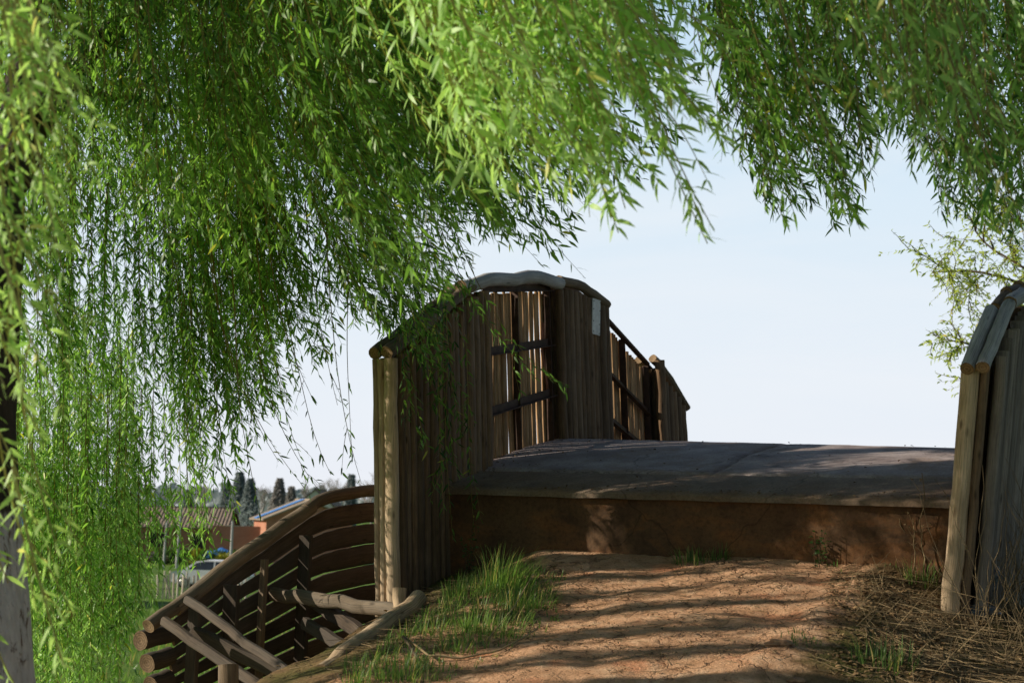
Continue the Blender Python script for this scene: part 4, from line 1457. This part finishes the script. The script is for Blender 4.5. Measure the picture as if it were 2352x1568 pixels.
for i, (x, d, r, h, lab, mt) in enumerate(((388, 104, 1.0, 1.3, 'dark green shrub left of the tallest pole', 'shrub'), (436, 104, 1.1, 1.2, 'dark green shrub right of the tallest pole', 'shrub'), (458, 103, .5, 1.2, 'small yellow green shrub before the tile roofed house', 'shruby'),
                                   (492, 105, 1.2, 1.1, 'dark green shrub before the end of the tile roofed house', 'shrub'), (520, 103, .6, .9, 'low yellow shrub before the brick wall', 'shruby'), (548, 104, .9, 1.1, 'green shrub at the foot of the brick wall', 'shrub'), (590, 104, .6, 1.0, 'green shrub at the corner of the blue striped house', 'shrub'))):
    far_shrub(x, d, r, h, lab, M[mt])

# stake fence
sf = thing('stake_fence', G(450, 66), 'rustic fence of pale uneven stakes across the field in front of the white car', 'fence')
for i in range(24):
    x = 375 + i * 8.6
    p = G(x + U(-2, 2), 66 + U(-.3, .3))
    h = U(.95, 1.35) + (.35 if i % 7 == 3 else 0)
    mb = MB()
    ln = U(-.08, .08)
    tube(mb, wobble(p + V3(0, 0, -.2), p + V3(ln, 0, h), 4, .02), U(.035, .055), 6, 0, None, U(.2, 1.), .2)
    mb.build('stake', M['stake'], sf)
for x0, z0, x1, z1 in ((388, 1.0, 404, .1), (466, .9, 492, .1), (520, 1., 540, .1)):
    mb = MB()
    tube(mb, [G(x0, 65.8, z0), G(x1, 65.8, z1)], .035, 6)
    mb.build('brace', M['stake'], sf)
mb = MB()
for z in (.45, .8):
    tube(mb, [G(370 + k * 20, 66.08, z + .02 * math.sin(k)) for k in range(12)], .008, 4, caps=False)
mb.build('wire', M['nail'], sf)

# white car, side on behind the stakes
def car(x, d, ang):
    p = G(x, d)
    root = thing('parked_car', p, 'white parked car half hidden behind the log rail and the stake fence', 'car')
    X = V3(math.cos(ang), math.sin(ang), 0)
    Y = V3(-math.sin(ang), math.cos(ang), 0)
    def loft(prof, w0, w1, name, mat, inset=0.):
        mb = MB()
        n = len(prof)
        vs = []
        for s, wd in ((-1, 1), (1, 1)):
            for a, z in prof:
                k = w0 + (w1 - w0) * max(0, (z - .85) / .6)
                vs.append(p + X * a + Y * s * (k - inset) + V3(0, 0, z))
        fs = [tuple(range(n - 1, -1, -1)), tuple(range(n, 2 * n))] + [(i, (i + 1) % n, n + (i + 1) % n, n + i) for i in range(n)]
        mb.add(vs, fs, 0, None, .5, False)
        return mb.build(name, mat, root)
    prof = [(-2.1, .35), (-2.12, .7), (-1.95, .92), (-1.55, .98), (-1.15, 1.36), (-.75, 1.46), (.2, 1.48), (.75, 1.40), (1.35, .98), (1.95, .86), (2.12, .66), (2.1, .32), (1.72, .25), (1.6, .5), (1.35, .62), (1.1, .5), (.98, .25), (-.98, .25), (-1.1, .5), (-1.35, .62), (-1.6, .5), (-1.72, .25)]
    body = loft(prof, .86, .66, 'body', M['carw'])
    for s in (-1, 1):
        for g in ([(-1.42, .98), (-1.08, 1.31), (-.72, 1.39), (-.30, 1.41), (-.30, .98)], [(-.22, .98), (-.22, 1.41), (.22, 1.41), (.70, 1.33), (1.16, .98)]):
            mb = MB()
            vs = []
            for a, z in g:
                k = .86 + (.66 - .86) * (z - .85) / .6
                vs.append(p + X * a + Y * s * (k + .006) + V3(0, 0, z))
            mb.add(vs, [tuple(range(len(vs)))], 0, None, .5, False)
            mb.build('side_window', M['carg'], root)
    for a0, z0, a1, z1, nm in ((1.32, 1.0, .78, 1.38, 'windscreen'), (-1.52, 1.0, -1.17, 1.34, 'rear_window')):
        mb = MB()
        e = .012 * (1 if a0 > 0 else -1)
        k0, k1 = .74, .62
        mb.add([p + X * (a0 + e) + Y * -k0 + V3(0, 0, z0 + .012), p + X * (a0 + e) + Y * k0 + V3(0, 0, z0 + .012), p + X * (a1 + e) + Y * k1 + V3(0, 0, z1 + .012), p + X * (a1 + e) + Y * -k1 + V3(0, 0, z1 + .012)], [(0, 1, 2, 3)], 0, None, .5, False)
        mb.build(nm, M['carg'], root)
    for a in (-1.35, 1.35):
        for s in (-1, 1):
            mb = MB()
            c = p + X * a + V3(0, 0, .31)
            tube(mb, [c + Y * s * .66, c + Y * s * .68, c + Y * s * .84, c + Y * s * .86], [.26, .31, .31, .27], 20)
            w = mb.build('wheel', M['tyre'], root)
            mb = MB()
            tube(mb, [c + Y * s * .855, c + Y * s * .875], [.2, .17], 16)
            mb.build('rim', M['rim'], w)
    for a, mt, nm in ((2.10, 'carg', 'headlight'), (-2.11, 'lamp', 'tail_light')):
        for s in (-1, 1):
            mb = MB()
            box(mb, (a - .03, s * .66 - .14, .66), (a + .03, s * .66 + .14, .8), 0, X, Y, p)
            mb.build(nm, M[mt], root)
car(497, 76, math.radians(176))
# second vehicle: blue-topped cart under cover near the wall
lump('tarp_heap', G(512, 106, .5), .9, M['blue'], 'heap under a blue tarp before the brick wall', 'tarp', (1.2, .8, .7), .3, 31)
lump('tarp_heap', G(383, 106, .35), .8, M['dark'], 'dark covered heap left of the tallest pole', 'tarp', (1.6, .8, .7), .25, 37)

# distant trees: aerial haze is painted into these pale colours
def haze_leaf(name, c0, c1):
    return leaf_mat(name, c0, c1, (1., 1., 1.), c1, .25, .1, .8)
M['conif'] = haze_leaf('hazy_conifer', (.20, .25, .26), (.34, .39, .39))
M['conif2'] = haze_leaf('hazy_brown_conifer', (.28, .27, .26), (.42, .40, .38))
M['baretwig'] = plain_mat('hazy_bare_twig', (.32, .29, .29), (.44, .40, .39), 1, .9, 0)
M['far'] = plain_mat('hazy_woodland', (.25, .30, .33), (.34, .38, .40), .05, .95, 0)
def conifer(x, d, ytop, wpx, label, mat, n=2600, shape=1.0):
    p = G(x, d)
    top = P(x, ytop, d).z
    h = top - FIELD
    r = wpx / FPX * d / 2
    root = thing('conifer', p, label, 'conifer', 'distant conifers behind the houses')
    mb = MB()
    tube(mb, [p + V3(0, 0, -.3), p + V3(0, 0, h * .9)], [.25, .04], 6, caps=False)
    mb.build('trunk', M['bark'], root)
    A = []
    lob = [(U(0, 2 * PI), U(.8, 1.2)) for _ in range(9)]
    for _ in range(n):
        u = random.random() ** .8
        z = h * (.08 + .92 * u)
        a = U(0, 2 * PI)
        rr = r * (1 - u) ** shape * (1 + .35 * mnoise.noise(V3(math.cos(a) * 2, math.sin(a) * 2, z * .5 + x)))
        q = rr * (.45 + .55 * random.random() ** .5)
        b = p + V3(math.cos(a) * q, math.sin(a) * q, z)
        s = .055 * h + .1
        A.append((*b, math.cos(a), math.sin(a), U(-.6, .5), U(-1, 1), U(-1, 1), 1, s * U(.6, 1.4), s * .45, random.random()))
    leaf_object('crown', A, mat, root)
for a in ((548, 190, 1085, 62, 'tall dark conifer with the highest top, left of the blue striped house', 'conif'),
          (573, 185, 1100, 52, 'dark conifer touching the highest one on its right', 'conif'),
          (520, 195, 1110, 40, 'conifer half hidden by the willow strands, left of the highest one', 'conif'),
          (640, 220, 1100, 62, 'brownish broad conifer above the blue roof strip', 'conif2'),
          (668, 215, 1118, 40, 'low brownish conifer right of the broad one', 'conif2'),
          (430, 190, 1125, 60, 'conifer behind the tile roofed house', 'conif'),
          (805, 240, 1090, 20, 'slim dark conifer among the bare trees near the end post', 'conif'),
          (694, 235, 1142, 14, 'tiny pointed conifer behind the white house end', 'conif')):
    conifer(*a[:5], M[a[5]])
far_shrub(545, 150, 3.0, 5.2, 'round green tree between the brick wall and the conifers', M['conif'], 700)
def bare_tree(x, d, ytop, wpx, label):
    p = G(x, d)
    h = P(x, ytop, d).z - FIELD
    root = thing('bare_tree', p, label, 'bare tree', 'distant leafless trees')
    mt = MB()
    tube(mt, [p + V3(0, 0, -.3), p + V3(U(-.3, .3), 0, h * .35)], [.22, .14], 6, caps=False)
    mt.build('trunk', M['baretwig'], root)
    mb = MB()
    def br(a, d_, L, r, lev):
        e = a + d_ * L
        m = a.lerp(e, .5) + V3(U(-1, 1), U(-1, 1), 0) * L * .06
        tube(mb, [a, m, e], [r, r * .8, r * .55], 3, caps=False)
        if lev:
            for k in range(3 if lev > 1 else 4):
                q = a.lerp(e, U(.45, 1.))
                dd = (d_ + V3(U(-1, 1), U(-1, 1), U(-.2, .7)) * .75).normalized()
                br(q, dd, L * U(.55, .75), r * .6, lev - 1)
    for _ in range(5):
        br(p + V3(0, 0, h * U(.25, .38)), V3(U(-.5, .5), U(-.5, .5), 1).normalized(), h * .27, .11, 4)
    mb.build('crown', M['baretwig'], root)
for a in ((755, 230, 1085, 50, 'leafless tree left of the slim conifer'), (780, 240, 1082, 50, 'leafless tree touching the slim conifer on its left'), (852, 215, 1080, 50, 'leafless tree beside the left end post'),
          (600, 260, 1100, 60, 'leafless tree between the dark conifers and the brownish one'), (708, 270, 1105, 50, 'leafless tree above the white house end'), (462, 240, 1100, 60, 'leafless tree behind the tile roofed house'), (400, 230, 1110, 60, 'leafless tree behind the tallest white pole')):
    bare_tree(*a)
# far hazy woodland, one mass
A = []
for i in range(13000):
    x = U(-3200, 2600)
    d = U(380, 560)
    q = V3(ray(1176 + x, 1170).x * d, d, FIELD)
    h = 8.5 + 3.5 * mnoise.noise(V3(x * .008, 0, 0)) + 2.5 * mnoise.noise(V3(x * .03, 5, 0))
    q.z += h * random.random() ** .7
    A.append((*q, U(-1, 1), U(-.4, .4), U(-.3, 1), U(-.3, .3), -1, U(-.2, .3), U(1.5, 3.2), U(1.2, 2.2), random.random()))
M['farleaf'] = haze_leaf('far_hazy_leaf', (.36, .41, .45), (.47, .51, .54))  # aerial haze mixed into the leaf colour
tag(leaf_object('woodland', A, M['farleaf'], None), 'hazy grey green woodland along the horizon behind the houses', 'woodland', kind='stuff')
# taller grass of the near field, below the slatted wall
mb = MB()
for _ in range(5200):
    d = U(26, 61)
    x = U(-300, 780)
    p = G(x, d)
    h = U(.12, .42)
    s = V3(U(-1, 1), U(-.4, .4), 0).normalized() * .03
    mb.add([p - s, p + s, p + V3(U(-.15, .15), 0, h)], [(0, 1, 2)], 0, None, 1. if random.random() < .15 else U(.4, 1.), True)
tag(mb.build('field_grass', M['grass']), 'bright yellow green grass of the field below the wall', 'grass', kind='stuff')

# ------------------------------------------------------------------ light, sky, camera
SUN_EL, SUN_DIR = 24., V3(1.0, 0.02, 0)          # the light travels to the right
az = math.atan2(-SUN_DIR.y, -SUN_DIR.x)           # where the sun stands
el = math.radians(SUN_EL)
to_sun = V3(math.cos(az) * math.cos(el), math.sin(az) * math.cos(el), math.sin(el))
sun = bpy.data.lights.new('sun', 'SUN')
sun.energy = 5.
sun.angle = math.radians(.53)
sun.color = (1., .89, .72)
so = bpy.data.objects.new('sun', sun)
so.rotation_euler = to_sun.to_track_quat('Z', 'Y').to_euler()
so.location = to_sun * 50
COL.objects.link(so)

w = bpy.data.worlds.new('World')
scene.world = w
w.use_nodes = True
nt = w.node_tree
nt.nodes.clear()
t = NT(nt)
out = t.n('ShaderNodeOutputWorld')
bg = t.n('ShaderNodeBackground')
sky = t.n('ShaderNodeTexSky', sky_type='NISHITA')
sky.sun_disc = False
sky.sun_elevation = el
sky.sun_rotation = math.atan2(to_sun.x, to_sun.y)
sky.altitude = 1900
sky.air_density = 1.3
sky.dust_density = 2.2
sky.ozone_density = 1.2
# thin bright haze low over the plain
sp = t.n('ShaderNodeSeparateXYZ')
t.l(t.n('ShaderNodeTexCoord').outputs['Generated'], sp.inputs[0])
hz = t.ramp(sp.outputs[2], [(0., (.80, .825, .885)), (.10, (.77, .83, .90)), (.22, (.68, .80, .90)), (.36, (.47, .68, .87))])
hs = t.n('ShaderNodeMix', data_type='RGBA', blend_type='MULTIPLY')
hs.inputs[0].default_value = 1.
cl = t.noise(t.mapping(t.n('ShaderNodeTexCoord').outputs['Generated'], (3., 3., 14.)), 1.6, 6, .55, .5)
t.l(t.mix(t.ramp(cl, [(.42, 0.), (.75, .5)]), hz, (.83, .86, .90)), hs.inputs[6])
hs.inputs[7].default_value = (19.5, 19.5, 19.5, 1)
ahead = t.ramp(sp.outputs[1], [(.35, .12), (.85, 1.)])      # haze kept bright ahead only, so less fill light comes from behind
t.l(t.mix(t.math('MULTIPLY', ahead, t.ramp(sp.outputs[2], [(.36, .97), (.58, .0)])), sky.outputs[0], hs.outputs[2]), bg.inputs[0])
bg.inputs[1].default_value = .055
t.l(bg.outputs[0], out.inputs[0])

cam = bpy.data.cameras.new('camera')
cam.sensor_fit = 'HORIZONTAL'
cam.sensor_width = 36.
cam.lens = 36. * FPX / 2352.
cam.clip_start = .1
cam.clip_end = 6000
cam.dof.use_dof = True
cam.dof.focus_distance = 9.3
cam.dof.aperture_fstop = 3.6
co = bpy.data.objects.new('camera', cam)
from mathutils import Matrix
co.matrix_world = Matrix(((RIGHT.x, UPV.x, -FWD.x, 0), (RIGHT.y, UPV.y, -FWD.y, 0), (RIGHT.z, UPV.z, -FWD.z, 0), (0, 0, 0, 1)))
COL.objects.link(co)
scene.camera = co
scene.view_settings.view_transform = 'Standard'
scene.view_settings.look = 'None'
scene.view_settings.exposure = 0
scene.view_settings.gamma = 1
scene.render.engine = 'CYCLES'
scene.cycles.use_denoising = True
scene.cycles.max_bounces = 8
scene.cycles.diffuse_bounces = 4
scene.cycles.transmission_bounces = 5
